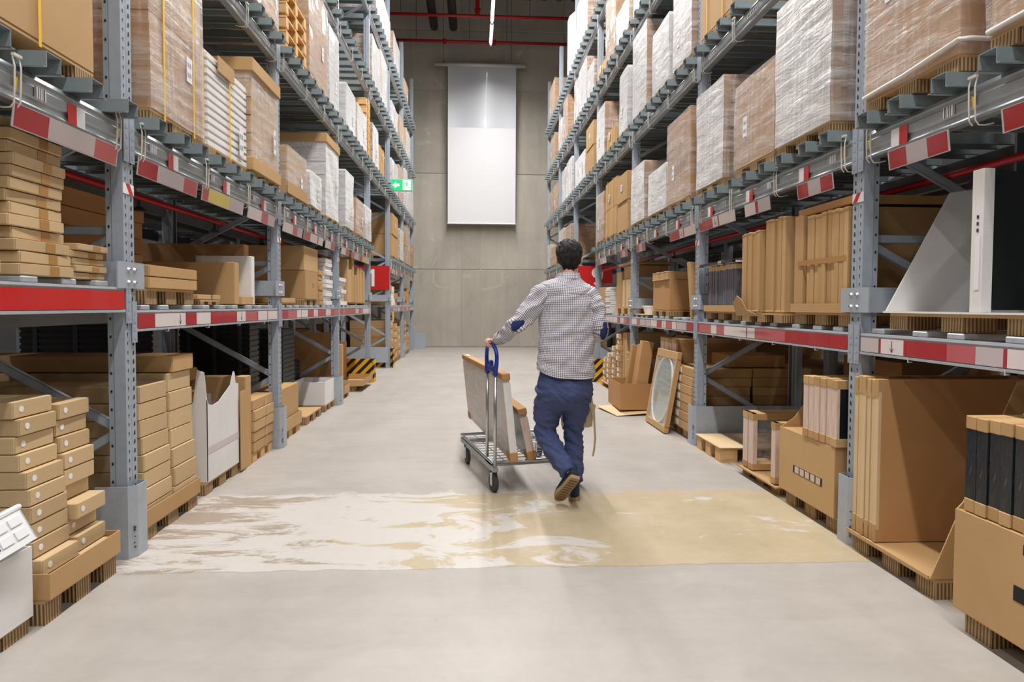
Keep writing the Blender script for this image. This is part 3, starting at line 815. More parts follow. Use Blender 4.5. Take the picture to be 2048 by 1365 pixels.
load(1, 2, 9.6, 10.27, 3.39, 'carton', label='two tiers of plain brown cartons past third right post')
load(1, 2, 10.34, 11.2, 3.45, 'strap', label='brown strapped cartons in the right bay before the passage')
load(1, 2, 11.3, 12.0, 3.37, 'wrap', label='wrapped brown load at the edge of the right cross passage')

# ------------------------------------------------------------------ goods on the floor and first shelf, left side
def jit(a): return random.uniform(-a, a)
def stack(s, xf, y0, y1, z0, z1, n, D, what, cat='box', mat='card', skew=0, jx=.012, group=None, dot=False, tape_=False, name='flat_carton', xs=None, lbl=False, where='', rzj=.012, slot=False):
    """n boxes one upon another; xs: list of front x from the top down"""
    h = (z1-z0)/n
    for k in range(n):           # k = 0 is topmost
        zz = z1-h*(k+1); x = xf if xs is None else xs[min(k, len(xs)-1)]
        x += jit(jx); yc = (y0+y1)/2+jit(jx*.4)
        lab = f'{what}, {ordn(k+1, n)} {where}'.strip() if n > 1 else f'{what} {where}'.strip()
        group = group or f'{what}s {where}'
        carton(lab, x+s*D/2, yc, zz, D, y1-y0-.006, h-.003, mat, s, jit(rzj), name, cat, group, dot, tape_, lbl=lbl, slot=slot)
# nearest left bay: two stacks of flat boxes with white dots, in a cardboard tray on a paper pallet
pallet('paper pallet under the boxes with white dots', -1, -1.86, 2.93, 3.5, 0, 1.05)
def tray(label, s, xf, y0, y1, z, D, hf, hs=None, mat='card', t=.006, name='cardboard_tray', far=True, near=True, back=False):
    hs = hf if hs is None else hs
    o = thing(name, label, 'tray', (xf, y0, z)); Y = y1-y0; a, b = sorted((0, s*D))
    MB().box(a, b, 0, Y, 0, t).build('base', mat, o)
    MB().box(min(0, s*t), max(0, s*t), 0, Y, t, hf).build('front_wall', mat, o)
    if near: MB().box(min(s*t, s*D), max(s*t, s*D), 0, t, t, hs).build('side_wall', mat, o)
    if far: MB().box(min(s*t, s*D), max(s*t, s*D), Y-t, Y, t, hs).build('side_wall', mat, o)
    if back: MB().box(min(s*D, s*(D-t)), max(s*D, s*(D-t)), t, Y-t, t, hs).build('back_wall', mat, o)
    return o
tray('brown cardboard tray under the two stacks with white dots', -1, -1.835, 2.93, 3.50, .112, 1.05, .115)
stack(-1, -1.99, 2.96, 3.225, .125, .975, 11, 1.0, 'long flat brown box with white dot', dot=True, jx=.008, xs=[-1.985, -1.985, -1.985, -1.975, -1.955, -1.945, -1.935, -1.93, -1.925, -1.88, -1.865], where='in nearest dotted stack', mat='light')
stack(-1, -1.98, 3.24, 3.49, .125, .925, 10, 1.0, 'long flat brown box with white dot', dot=True, jx=.008, xs=[-1.985, -1.985, -1.97, -1.955, -1.95, -1.975, -1.90, -1.95, -1.905, -1.88], where='in dotted stack beside left post', mat='light')
# white bin with a white basket in front
pallet('paper pallet under the white cardboard bin', -1, -1.89, 2.02, 2.87, 0, .9, .07)
tray('open white cardboard bin at the lower left corner', -1, -1.875, 2.02, 2.88, .072, .8, .30, mat='white', name='cardboard_bin', back=True)
def basket():
    t = thing('plastic_basket', 'white plastic basket tipped on the white bin, lower left', 'basket', (-1.985, 2.68, .335))
    t.rotation_euler = (R(10), R(-24), R(-14))
    X, Y, Z, w = .34, .34, .15, .006
    for nm, b in (('base', (-X/2, X/2, -Y/2, Y/2, 0, w)), ('side_wall', (-X/2, X/2, -Y/2, -Y/2+w, w, Z)), ('side_wall', (-X/2, X/2, Y/2-w, Y/2, w, Z)), ('side_wall', (-X/2, -X/2+w, -Y/2, Y/2, w, Z)), ('front_wall', (X/2-w, X/2, -Y/2, Y/2, w, Z))):
        MB().box(*b).build(nm, 'whiteplastic', t)
    MB().tube([(-X/2, -Y/2, Z), (X/2, -Y/2, Z), (X/2, Y/2, Z), (-X/2, Y/2, Z), (-X/2, -Y/2, Z)], .011, 8).build('rim', 'whiteplastic', t)
    for q in (-.11, -.04, .05, .12):
        for zz in (.03, .085): MB().box(0, .006, -.028, .028, 0, .038, .002).build('panel', 'whiteplastic', t, (X/2, q, zz))
    MB().box(0, .001, -.05, -.01, .03, .045).build('paper_label', 'ink', t, (X/2+.0065, .02, 0))
basket()
# bay past the nearest left post
pallet('paper pallet under the two tall stacks past nearest left post', -1, -1.93, 3.95, 4.68, 0, 1.1, .085)
tray('brown tray under the two tall stacks past nearest left post', -1, -1.915, 3.95, 4.70, .088, 1.1, .10)
stack(-1, -1.97, 3.98, 4.33, .10, .915, 8, 1.15, 'deep brown carton', jx=.007, xs=[-1.975, -1.97, -1.97, -1.965, -1.955, -1.945, -1.94, -1.935], where='in first tall stack past left post', mat='light', name='deep_carton')
stack(-1, -1.97, 4.345, 4.69, .10, .955, 7, 1.15, 'deep brown carton', jx=.007, xs=[-1.97, -1.965, -1.96, -1.955, -1.95, -1.94, -1.935], where='in second tall stack past left post', mat='light', name='deep_carton')
carton('long brown carton lying across the top of the tall stacks', -2.62, 4.55, .957, 1.32, .31, .105, 'card', -1, 0, 'long_carton')
# torn white display box
def torn_box():
    t = thing('torn_box', 'white cardboard box with a torn open front edge', 'box', (-1.95, 4.92, .10))
    Y = .64; n = 14
    # near side wall: high strip at the aisle corner, front wall: torn dip rising to the far corner
    nx = [(0, .62), (-.10, .90), (-.14, .90), (-.16, .60), (-.22, .52), (-.95, .50)]
    m = MB(); m.quadbox([(-.95, 0, 0), (0, 0, 0)] + [(x, 0, z*.98-.02) for x, z in [(0, .62), (-.02, .84), (-.07, .86), (-.10, .62), (-.16, .53), (-.95, .50)]], (0, .005, 0)); m.build('side_wall', 'white', t)
    top = [(0, .60), (.03, .565), (.12, .55), (.22, .56), (.32, .60), (.40, .63), (.46, .655), (.50, .72), (.535, .76), (.56, .745), (.575, .66), (Y, .65)]
    m = MB(); m.quadbox([(0, Y, 0), (0, 0, 0)] + [(0, y, z) for y, z in top], (-.005, 0, 0)); m.build('front_wall', 'white', t)
    MB().box(-.95, 0, Y-.005, Y, 0, .5).build('side_wall', 'white', t)
    MB().box(0, .0008, 0, Y, .20, .25).build('clear_tape', 'greycard', t, (.001, 0, 0))
    MB().box(-.95, 0, 0, Y, -.006, 0).build('base', 'white', t)
torn_box()
pallet('paper pallet under the torn white box', -1, -1.96, 4.9, 5.56, 0, 1.0, .09)
for q in range(4):
    carton(f'upright brown slab carton inside the torn white box, {["nearest", "second", "third", "fourth"][q]}', -2.53, 5.0+.085*q, .112, .85, .075, .62, 'card2', -1, 0, 'slab_carton')
carton('white upright slab inside the torn white box', -2.5, 5.35, .112, .80, .05, .58, 'white', -1, 0, 'slab_carton')
o = MB().box(-.006, 0, 0, .15, .02, .68).build('cardboard_strip', 'card', None, (-1.935, 5.565, .0)); tag(o, 'upright torn cardboard strip between white box and big carton', 'cardboard')
carton('tall brown slab carton standing behind the torn white box', -2.58, 5.80, .0, 1.25, .14, .785, 'card', -1, 0, 'slab_carton')
pallet('wooden pallet under the taped flat cartons', -1, -1.95, 5.9, 6.45, 0, 1.0, .085, True, 'wooden_pallet')
stack(-1, -1.94, 5.89, 6.46, .09, .56, 5, 1.05, 'taped flat brown carton', jx=.012, where='of the stack before second left post', tape_=True)
carton('brown carton laid flat deep on the left floor before second post', -2.75, 5.3, .78, .9, .6, .1, 'card2', -1, 0, 'flat_carton')
# third left bay, floor
pallet('wooden pallet under big carton past second left post', -1, -1.95, 6.74, 7.46, 0, 1.0, .09, True, 'wooden_pallet')
tray('grey-brown taped tray under the big carton past second left post', -1, -1.93, 6.72, 7.47, .092, 1.05, .13)
carton('big brown carton standing past the second left post', -2.47, 7.09, .10, 1.02, .70, .44, 'card', -1, 0, 'big_carton')
t = pallet('empty paper pallet with a cardboard sheet, left floor', -1, -1.95, 7.75, 8.5, 0, 1.0, .10)
pallet('paper pallet under the open white bin, left floor', -1, -1.95, 8.70, 9.28, 0, 1.0, .09)
tray('open white cardboard bin before the third left post', -1, -1.95, 8.70, 9.28, .092, .42, .30, mat='white', name='cardboard_bin', back=True)
carton('white carton standing inside the open white bin', -2.2, 9.1, .10, .25, .2, .24, 'white', -1, .1)
# black drawer-like trays stacked deep behind
def crate_stack(label, x, y, z, n, w, d, h, s):
    t = thing('black_crate_stack', label, 'crates', (x, y, z))
    for k in range(n):
        m = MB(); m.box(-w/2, w/2, -d/2, d/2, h*k, h*k+h*.72, .004); m.box(-w/2+.01, w/2-.01, -d/2+.01, d/2-.01, h*k+h*.72, h*k+h); m.build('black_tray', 'black', t)
    for q in (-1, 0, 1): MB().box(-.02, .02, 0, .002, 0, n*h).build('silver_label_strip', 'metaldark', t, (q*w*.36, -d/2-.003, 0))
crate_stack('stack of black trays deep on the left floor, nearest', -2.62, 6.95, .55, 12, .7, .28, .055, -1)
crate_stack('stack of black trays deep on the left floor, second', -2.50, 8.05, .12, 18, .55, .5, .055, -1)
crate_stack('short stack of black trays beside white bin', -2.56, 9.10, .095, 10, .30, .30, .055, -1)
crate_stack('wide stack of black trays far behind the left rack', -3.5, 6.2, .12, 20, .95, .4, .055, -1)
# fourth left bay, floor
carton('leaning brown panel carton past third left post', -2.2, 9.85, .02, .5, .10, .80, 'card', -1, .0, 'panel_carton')
carton('tall brown panel carton deep past third left post', -2.6, 9.7, .02, 1.1, .12, .98, 'card2', -1, .0, 'panel_carton')
tray('small brown tray on floor past third left post', -1, -1.93, 9.92, 10.3, .07, .4, .12, name='cardboard_tray')
pallet('paper pallet just past the third left post', -1, -1.95, 9.6, 10.3, 0, .9, .07)
tray('flat open brown tray before yellow and black guard', -1, -1.80, 10.75, 11.75, .09, .42, .10)
pallet('low pallet under the flat open tray, left floor', -1, -1.93, 10.8, 11.6, 0, .4, .085)
carton('wide brown carton deep before the left passage', -2.8, 11.6, .0, 1.0, .8, .75, 'card2', -1, 0, 'big_carton')
carton('long low carton deep before the left passage', -2.8, 10.6, .0, 1.0, .7, .5, 'card2', -1, 0, 'big_carton')

# ---- first shelf, left
SB0 = 1.523
stack(-1, -1.93, 2.0, 2.80, SB0, 1.70, 3, 1.0, 'flat brown carton', where='of the low stack at the left photo edge', jx=.01)
stack(-1, -1.95, 2.93, 3.30, SB0, 2.205, 13, 1.05, 'taped flat brown carton', where='in high stack, nearest left shelf', mat='light', tape_=True, jx=.02, rzj=.03,
      xs=[-2.03, -1.99, -1.99, -1.975, -1.965, -1.965, -1.965, -1.96, -1.955, -1.955, -1.95, -1.945, -1.94])
stack(-1, -1.95, 3.34, 3.62, SB0, 1.70, 5, .9, 'small taped flat carton', where='in low stack by nearest left post', mat='light', tape_=True, jx=.012)
stack(-1, -2.5, 3.92, 5.15, 1.42, 2.12, 6, .5, 'dark brown long carton', where='in rear stack, left first shelf', jx=.02, mat='card2')
def l1p(label, s, xf, y0, y1, D=1.0, h=.095, wood_=False): return pallet(label, s, xf, y0, y1, LV[s][1]+.033, D, h, wood_, 'paper_pallet' if not wood_ else 'wooden_pallet')
l1p('paper pallet under two long cartons on left first shelf', -1, -1.93, 4.0, 4.66, .5)
stack(-1, -1.91, 4.0, 4.67, 1.495, 1.635, 2, .5, 'long brown carton', where='of the pair on left first shelf', jx=.004, rzj=.004, name='long_carton')
l1p('low paper pallet under small flat carton, left first shelf', -1, -1.96, 4.85, 5.2, .5, .035)
carton('small flat brown carton on a low pallet, left shelf', -2.22, 5.03, 1.435, .5, .42, .035, 'card', -1, 0, 'flat_carton', slot=True)
carton('big thin brown carton standing on edge, left first shelf', -2.50, 5.57, 1.40, 1.08, .10, .345, 'card', -1, 0, 'slab_carton')
carton('low brown carton behind big thin one, left shelf', -2.2, 5.80, 1.40, .5, .30, .07, 'card', -1, 0)
carton('white carton panel standing on edge, left first shelf', -2.22, 6.03, 1.40, .48, .08, .43, 'white', -1, 0, 'slab_carton')
carton('tall dark brown carton behind white panel, left shelf', -2.55, 6.22, 1.40, .9, .12, .55, 'card2', -1, 0, 'slab_carton')
l1p('paper pallet under big cartons past second left post', -1, -1.96, 7.72, 8.4, 1.0, .07)
l1p('low pallet with thin carton just past second left post', -1, -1.96, 6.72, 7.3, .6, .02)
carton('thin flat carton just past the second left post', -2.2, 7.05, 1.42, .5, .5, .05, 'card', -1, 0, 'flat_carton')
carton('big brown carton, lower of two past second left post', -2.51, 8.03, 1.468, 1.12, .60, .33, 'card', -1, 0, 'big_carton', slot=True)
carton('big brown carton, upper of two past second left post', -2.52, 8.05, 1.80, 1.12, .66, .28, 'card', -1, 0, 'big_carton')
stack(-1, -1.96, 8.44, 8.66, 1.40, 1.84, 7, .4, 'small brown carton', where='in narrow stack beside big cartons', jx=.01)
stack(-1, -1.96, 8.80, 9.18, 1.40, 2.02, 11, .6, 'white plastic-wrapped bundle', where='of white bundles before third left post', jx=.02, mat='white', name='white_bundle', cat='bundle')
stack(-1, -1.96, 9.62, 10.1, 1.40, 1.80, 7, .5, 'white flat carton', where='of white cartons past third left post', jx=.03, mat='white')
for q, (y, h) in enumerate(((10.3, .66), (10.5, .52), (10.72, .72), (10.95, .45), (11.2, .58), (11.45, .60), (11.75, .55))):
    carton(f'upright brown carton before the left passage, {["nearest", "second", "third", "fourth", "fifth", "sixth", "farthest"][q]}', -2.3, y, 1.44, .7, .18, h, 'card', -1, jit(.05), 'upright_carton')
l1p('paper pallet under upright cartons before the left passage', -1, -1.96, 10.2, 11.9, 1.0, .04)
# far left bays beyond the passage
for k, (yy, h1) in enumerate(((15.3, .95), (16.0, .85), (16.8, .75), (18.2, .9), (19.1, .5))):
    n = int(h1/.16)
    stack(-1, -1.95, yy, yy+.62, .10, .10+h1, n, .9, 'labelled brown carton', where=f'in {["first", "second", "third", "fourth", "fifth"][k]} floor stack beyond left passage', jx=.015, lbl=True)
    pallet(f'pallet under {["first", "second", "third", "fourth", "fifth"][k]} floor stack beyond left passage', -1, -1.95, yy, yy+.64, 0, .9, .095)
for k, (yy, h1, mt) in enumerate(((15.2, .62, 'card'), (15.75, .45, 'white'), (16.4, .3, 'card'), (18.0, .6, 'card'), (18.7, .4, 'card'), (19.5, .5, 'card'))):
    stack(-1, -1.96, yy, yy+.45, 1.40, 1.40+h1, max(1, int(h1/.13)), .6, 'carton' if mt == 'card' else 'white carton', where=f'in {["first", "second", "third", "fourth", "fifth", "sixth"][k]} shelf stack beyond left passage', jx=.02, mat=mt)

# ---- boxes filling the racks behind (seen dark between the posts)
for s in (-1, 1):
    for lev in (0, 1):
        for bay in range(1, 7):
            z0 = 0 if lev == 0 else LV[s][1]+.031
            cuts = sorted([.08, .08+.88+jit(.1), .08+1.78+jit(.1), 2.72])
            for k in range(3):
                h = random.uniform(.5, .95) if lev == 0 else random.uniform(.35, .8)
                if s < 0 and ((lev == 1 and (bay, k) in ((1, 2), (2, 0), (2, 2), (3, 1))) or (lev == 0 and bay in (1, 2) and k > 0)): continue
                a, b = PY[bay]+cuts[k], PY[bay]+cuts[k+1]-.05
                carton(f'dark carton on {["floor", "shelf"][lev]} of rack behind {SIDE[s]} rack, {BAYW[bay]} bay, {["first", "middle", "last"][k]}', XF[s]+s*1.92, (a+b)/2, z0, .9, b-a, h, 'card2', 0, 0, 'carton')
for s in (-1, 1):
    for bay in range(1, 7):
        for lev in (1, 2):
            t = thing('rack_shelf', f'dark shelf of the rack behind the {SIDE[s]} rack, {LEVW[lev]} level, {BAYW[bay]} bay', 'shelf', (XF[s]+s*1.36, PY[bay]+.06, LV[s][lev]+.0))
            L = 2.68
            MB().box(-.025, .025, 0, L, -.13, 0).build('beam', 'metaldark', t, (s*.03, 0, 0))
            MB().box(-.025, .025, 0, L, -.13, 0).build('beam', 'metaldark', t, (s*1.08, 0, 0))
            a, b = sorted((s*.05, s*1.1))
            for q in range(8): MB().box(a, b, -.05, .05, 0, .03).build('support_bar', 'metaldark', t, (0, .15+q*.34, 0))

# ------------------------------------------------------------------ goods on the right side, floor
def packs(s, xf, y0, y1, z, n, H, D, what, edge, cap='card', caph=.06, where='', face=None, gap=.004, group=None, name='flat_pack', lean=0, capd=None):
    """n flat packages standing on edge one behind another along the aisle, each with capped corners"""
    th = (y1-y0)/n
    for k in range(n):
        t = thing(name, f'{what}, {["nearest", "second", "third", "fourth", "fifth", "sixth", "seventh", "eighth", "ninth", "tenth", "eleventh", "twelfth", "thirteenth", "fourteenth"][k]} {where}', 'package', (xf+jit(.006), y0+th*k+gap/2, z), 0, group or f'{what}s {where}')
        if lean: t.rotation_euler = (lean, 0, 0)
        w = th-gap; hj = H+jit(.006)
        a, b = sorted((s*.004, s*(D-.004)))
        MB().box(a, b, .002, w-.002, .002, hj-.002).build('panel', face or edge, t)
        a, b = sorted((0, s*.02)); MB().box(a, b, .001, w-.001, caph*.7, hj-caph*.7, .002).build('edge_strip', edge, t)
        for zz, ze in ((0, caph), (hj-caph, hj)):
            a, b = sorted((-s*.003, s*((capd or D)+.003))); MB().box(a, b, 0 if not capd else .0015, w-(.0015 if capd else 0), zz, ze, .003).build('corner_cap', cap, t)
def diag_wall(t, name, s, y, pts, th=.006, mat='card'):
    """side wall of a display bin, cut on the slant; pts in (depth, z)"""
    m = MB(); m.quadbox([(s*a, y, z) for a, z in pts], (0, th, 0)); return m.build(name, mat, t)
# display bin at the right photo edge
b1 = tray('brown cardboard display bin with slot at lower right corner', 1, 2.085, 1.75, 2.73, .10, 1.0, .43, mat='card', name='display_bin', far=False)
diag_wall(b1, 'side_wall', 1, .974, [(0.006, .006), (0.006, .43), (.12, .55), (.3, .85), (1.0, .85), (1.0, .006)])
MB().box(.006, .9, .01, .97, .424, .430).build('shelf_sheet', 'card', b1)
MB().box(-.0015, 0, .30, .66, .17, .23).build('slot', 'dark', b1)
MB().box(-.002, 0, .44, .62, .36, .40).build('hand_hole', 'dark', b1)
pallet('paper pallet under the display bin, lower right corner', 1, 2.12, 1.78, 2.70, 0, .95, .095)
packs(1, 2.10, 2.20, 2.70, .534, 8, .41, .42, 'black wrapped flat package with brown corners', 'blackedge', where='on lower right bin', caph=.055)
# tray with big brown panels
pallet('paper pallet under the big brown panels, right floor', 1, 2.20, 3.0, 3.68, 0, 1.1, .095)
b2 = tray('slant-sided tray holding big brown panels before nearest right post', 1, 2.165, 3.0, 3.70, .098, 1.2, .02, .02, name='display_tray', far=False, near=False)
diag_wall(b2, 'side_wall', 1, 0, [(.012, .006), (.16, .36), (.42, .95), (.60, 1.0), (1.2, 1.0), (1.2, .006)])
packs(1, 2.20, 3.47, 3.70, .107, 6, .90, 1.15, 'big brown flat carton with taped pale edge', 'pale', where='in tray before nearest right post', face='card2', caph=.10, name='big_panel_carton', capd=.035)
# bin with slot past the nearest right post
b3 = tray('brown display bin with long slot past nearest right post', 1, 2.20, 3.90, 4.63, .10, 1.05, .44, mat='card', name='display_bin', far=False)
diag_wall(b3, 'side_wall', 1, .724, [(0.006, .006), (0.006, .44), (.10, .50), (.28, .74), (1.05, .74), (1.05, .006)])
MB().box(.006, 1.0, .01, .72, .432, .438).build('shelf_sheet', 'card', b3)
MB().box(-.0015, 0, .14, .52, .16, .21).build('slot', 'dark', b3)
for q in range(5): MB().box(-.0025, -.0012, .16+q*.07, .215+q*.07, .163, .207).build('package_edge', 'pinkwood', b3)
pallet('paper pallet under the slotted bin past nearest right post', 1, 2.24, 3.92, 4.6, 0, 1.0, .095)
packs(1, 2.20, 3.88, 4.29, .543, 6, .41, .55, 'pale wood framed flat package', 'pinkwood', where='on bin past nearest right post', face='darkglass', caph=.055)
tray('low tray with framed packages, between bin and empty pallet', 1, 2.21, 4.70, 5.44, .06, .95, .012, .012, name='cardboard_tray')
pallet('paper pallet under the framed packages, right floor', 1, 2.26, 4.75, 5.42, 0, .9, .055)
def framed(label, y, th, x, X, z, H):
    t = thing('framed_package', label, 'package', (x, y, z))
    MB().box(0, .035, 0, th, 0, H).build('edge_strip', 'pinkwood', t); MB().box(X-.035, X, 0, th, 0, H).build('edge_strip', 'pinkwood', t)
    MB().box(-.003, X+.003, -.002, th+.002, 0, .05).build('corner_cap', 'card', t); MB().box(-.003, X+.003, -.002, th+.002, H-.05, H).build('corner_cap', 'card', t)
    MB().box(.035, X-.035, th*.5, th*.5+.004, .05, H-.05).build('clear_film', 'filmthin', t)
framed('open framed package with clear film front, nearer one, right floor', 5.20, .09, 2.25, .62, .075, .46)
framed('open framed package with clear film front, further one, right floor', 5.31, .09, 2.25, .62, .075, .46)
framed('narrow framed package standing beside the slotted bin, right floor', 4.78, .07, 2.24, .5, .075, .46)
t = pallet('pallet with brown cardboard sheet before the second right post', 1, 2.20, 5.78, 6.40, 0, 1.1, .13, True, 'wooden_pallet')
MB().box(-.56, .55, -.33, .33, .131, .137).build('cardboard_sheet', 'pale', t)
# past second right post
pallet('wooden pallet under long cartons past second right post', 1, 2.27, 6.66, 7.33, 0, .58, .09, True, 'wooden_pallet')
stack(1, 2.22, 6.68, 7.34, .092, .76, 7, .62, 'long brown carton', where='of front stack past second right post', jx=.006, xs=[2.25, 2.25, 2.24, 2.23, 2.23, 2.22, 2.22], lbl=True, name='long_carton', rzj=.004)
stack(1, 2.89, 6.68, 7.34, .0, .76, 8, .75, 'long brown carton', where='of rear stack past second right post', jx=.006, name='long_carton', rzj=.004)
carton('brown carton on top of long cartons past second post', 2.95, 7.0, .765, .6, .5, .13, 'card2', 1, 0)
packs(1, 2.30, 7.44, 8.10, .0, 7, 1.02, .9, 'upright wrapped wood-grain panel', 'pinkwood', where='behind the leaning mirror', face='card2', caph=.05, name='panel_package')
def mirror():
    t = thing('mirror_package', 'oval mirror in clear wrapped cardboard frame leaning on cartons', 'mirror', (2.07, 7.10, .012))
    t.rotation_euler = (0, R(9.5), 0)
    L, H, T = .80, .90, .05
    MB().box(0, T, 0, L, 0, .07, .004).build('cardboard_cap', 'card', t); MB().box(0, T, 0, L, H-.09, H, .004).build('cardboard_cap', 'card', t)
    MB().box(0, T, 0, .035, .06, H-.08).build('edge_strip', 'card', t); MB().box(0, T, L-.035, L, .06, H-.08).build('edge_strip', 'card', t)
    MB().box(T*.6, T*.7, .03, L-.03, .06, H-.08).build('backing', 'greycard', t)
    N = 40; m = MB(); vs = []
    for q in range(N):
        a = 2*math.pi*q/N; vs.append((T*.35, L/2+.33*math.cos(a), H*.49+.375*math.sin(a)))
    m.add(vs, [tuple(range(N))]); m.build('mirror_glass', 'glass', t)
    m = MB(); m.tube([(T*.35, L/2+.34*math.cos(2*math.pi*q/N), H*.49+.385*math.sin(2*math.pi*q/N)) for q in range(N+1)], .013, 8, False); m.build('oval_frame', 'white', t, smooth=True)
    MB().box(.002, .004, .03, L-.03, .06, H-.08).build('clear_film', 'filmthin', t)
mirror()
b4 = tray('brown cardboard bin holding leaning cartons before third right post', 1, 1.88, 8.45, 9.20, .055, .52, .34, mat='card2', name='cardboard_bin')
for q, (y, x, h, rx) in enumerate(((8.56, 2.00, .86, 0), (8.74, 2.02, .80, 0), (9.0, 1.99, .78, 0))):
    o = carton(f'tall brown carton leaning in the bin, {["nearest", "middle", "farthest"][q]}', x+.14, y, .09, .15, .14, h, 'card2', 1, 0, 'leaning_carton'); o.rotation_euler = (0, R(8), 0)
o = MB().box(0, .5, 0, .72, 0, .006).build('cardboard_flap', 'pale', None, (1.80, 8.25, .006)); o.rotation_euler = (R(1.5), R(-3), R(10)); tag(o, 'brown cardboard flap lying on floor before leaning cartons', 'cardboard')
for q, (y, h, x) in enumerate(((9.6, .62, 2.24), (9.72, .72, 2.25), (9.86, 1.0, 2.28), (10.0, 1.0, 2.28))):
    carton(f'upright brown carton past third right post, {["nearest", "second", "third", "fourth"][q]}', x+.3, y, .0, .6, .10, h, 'card', 1, jit(.04), 'upright_carton')
for k, (yy, h1) in enumerate(((10.15, .88), (10.52, .66), (10.9, .52), (11.25, .42))):
    stack(1, 2.26, yy, yy+.3, .09, .09+h1, int(h1/.085), .4, 'small labelled brown carton', where=f'in {["first", "second", "third", "fourth"][k]} small stack, right floor', jx=.01, lbl=True, name='small_carton')
pallet('pallet under the small labelled cartons, right floor', 1, 2.24, 10.12, 11.65, 0, .9, .088, True, 'wooden_pallet')

# ---- first shelf, right
Z1 = LV[1][1]+.033
l1p('paper pallet under the white slant-sided bin, right shelf', 1, 2.27, 2.55, 3.50, 1.0, .085)
b5 = tray('white corrugated display bin with a big slanted side, right shelf', 1, 2.24, 2.50, 3.52, Z1+.087, 1.1, .01, .01, mat='white', name='display_bin', near=False, far=False)
diag_wall(b5, 'side_wall', 1, 1.01, [(.01, .006), (.36, .66), (.62, .70), (1.1, .70), (1.1, .006)], .008, 'white')
MB().box(1.08, 1.1, 0, 1.0, .01, .70).build('back_wall', 'white', b5)
m = MB(); pr_ = [(.01, .006), (.36, .66), (.62, .70)]; 
def mirror_door():
    t = thing('mirror_door_package', 'tall white-edged mirror door package standing on right shelf', 'package', (2.252, 2.83, Z1+.0975))
    MB().box(0, .05, 0, .07, 0, .64, .002).build('white_edge', 'white', t)
    MB().box(.05, .75, .004, .066, .01, .63).build('dark_mirror', 'darkglass', t)
    MB().box(-.001, 0, .015, .045, .10, .34).build('paper_label', 'label', t, (-.0008, 0, 0))
    for q in range(3): MB().box(-.001, 0, .025, .037, .36+q*.03, .375+q*.03).build('print_mark', 'metaldark', t, (-.0008, 0, 0))
mirror_door()
l1p('paper pallet under taped upright cartons past nearest right post', 1, 2.26, 3.86, 4.56, 1.05, .08)
tray('low brown tray under the taped upright cartons, right shelf', 1, 2.235, 3.87, 4.58, Z1+.082, 1.08, .06, .06, name='cardboard_tray')
packs(1, 2.25, 3.885, 4.40, Z1+.09, 10, .64, 1.0, 'upright brown flat carton with tape band', 'card', cap='card', where='past nearest right post, shelf', caph=.02, name='upright_carton')
o = MB().box(0, .14, 0, .12, 0, .66).build('folded_cardboard', 'card', None, (2.25, 4.44, Z1+.09)); tag(o, 'folded cardboard column at far end of taped upright cartons', 'cardboard')
o = MB().box(-.001, .001, 0, .60, 0, .035).build('packing_tape', 'tape', None, (2.2445, 3.90, Z1+.40)); tag(o, 'brown packing tape band across the upright cartons', 'tape')
carton('big brown carton lid lying over the taped upright cartons', 2.80, 4.22, Z1+.745, 1.05, .68, .05, 'card2', 1, 0, 'flat_carton')
l1p('paper pallet under leaning brown cartons, right shelf', 1, 2.22, 4.66, 5.38, 1.05, .07)
packs(1, 2.24, 4.68, 5.02, Z1+.075, 6, .70, .95, 'tall brown flat carton', 'card', where='of the nearer upright row, right shelf', caph=.015, name='upright_carton')
packs(1, 2.22, 5.06, 5.42, Z1+.075, 7, .64, .85, 'brown flat carton', 'card', where='of the further upright row, right shelf', caph=.015, name='upright_carton')
def torn_flap():
    m = MB(); m.quadbox([(0, 0, 0), (0, .5, 0), (0, .52, .11), (0, .40, .17), (0, .33, .14), (0, .27, .05), (0, .12, .02), (0, 0, .06)], (-.004, 0, 0))
    o = m.build('torn_flap', 'card', None, (2.20, 4.95, Z1+.045)); tag(o, 'torn cardboard tray flap under the tall upright cartons', 'cardboard'); o.rotation_euler = (0, R(-14), 0)
torn_flap()
l1p('paper pallet under dark grey edged packages, right shelf', 1, 2.26, 5.56, 6.36, 1.0, .07)
packs(1, 2.25, 5.60, 6.28, Z1+.075, 14, .42, .9, 'flat package with blue-grey wrapped edge', 'packedge', cap='pale', where='in row before second right post', caph=.045)
tray('low torn brown tray under blue-grey edged packages', 1, 2.235, 5.56, 6.36, Z1+.0715, .9, .06, .01, name='cardboard_tray', near=False)
def frames_on_top():
    t = thing('thin_frame_package', 'thin framed package lying across blue-grey edged packages', 'package', (2.20, 5.55, Z1+.075+.428))
    MB().box(0, .7, 0, .9, 0, .012).build('panel', 'label', t)
    MB().box(-.01, .02, 0, .9, -.0, .02).build('edge_strip', 'blackedge', t); MB().box(-.012, .05, .82, .92, -.0, .025).build('corner_cap', 'card', t); MB().box(-.012, .05, .25, .33, .0, .025).build('corner_cap', 'card', t)
frames_on_top()
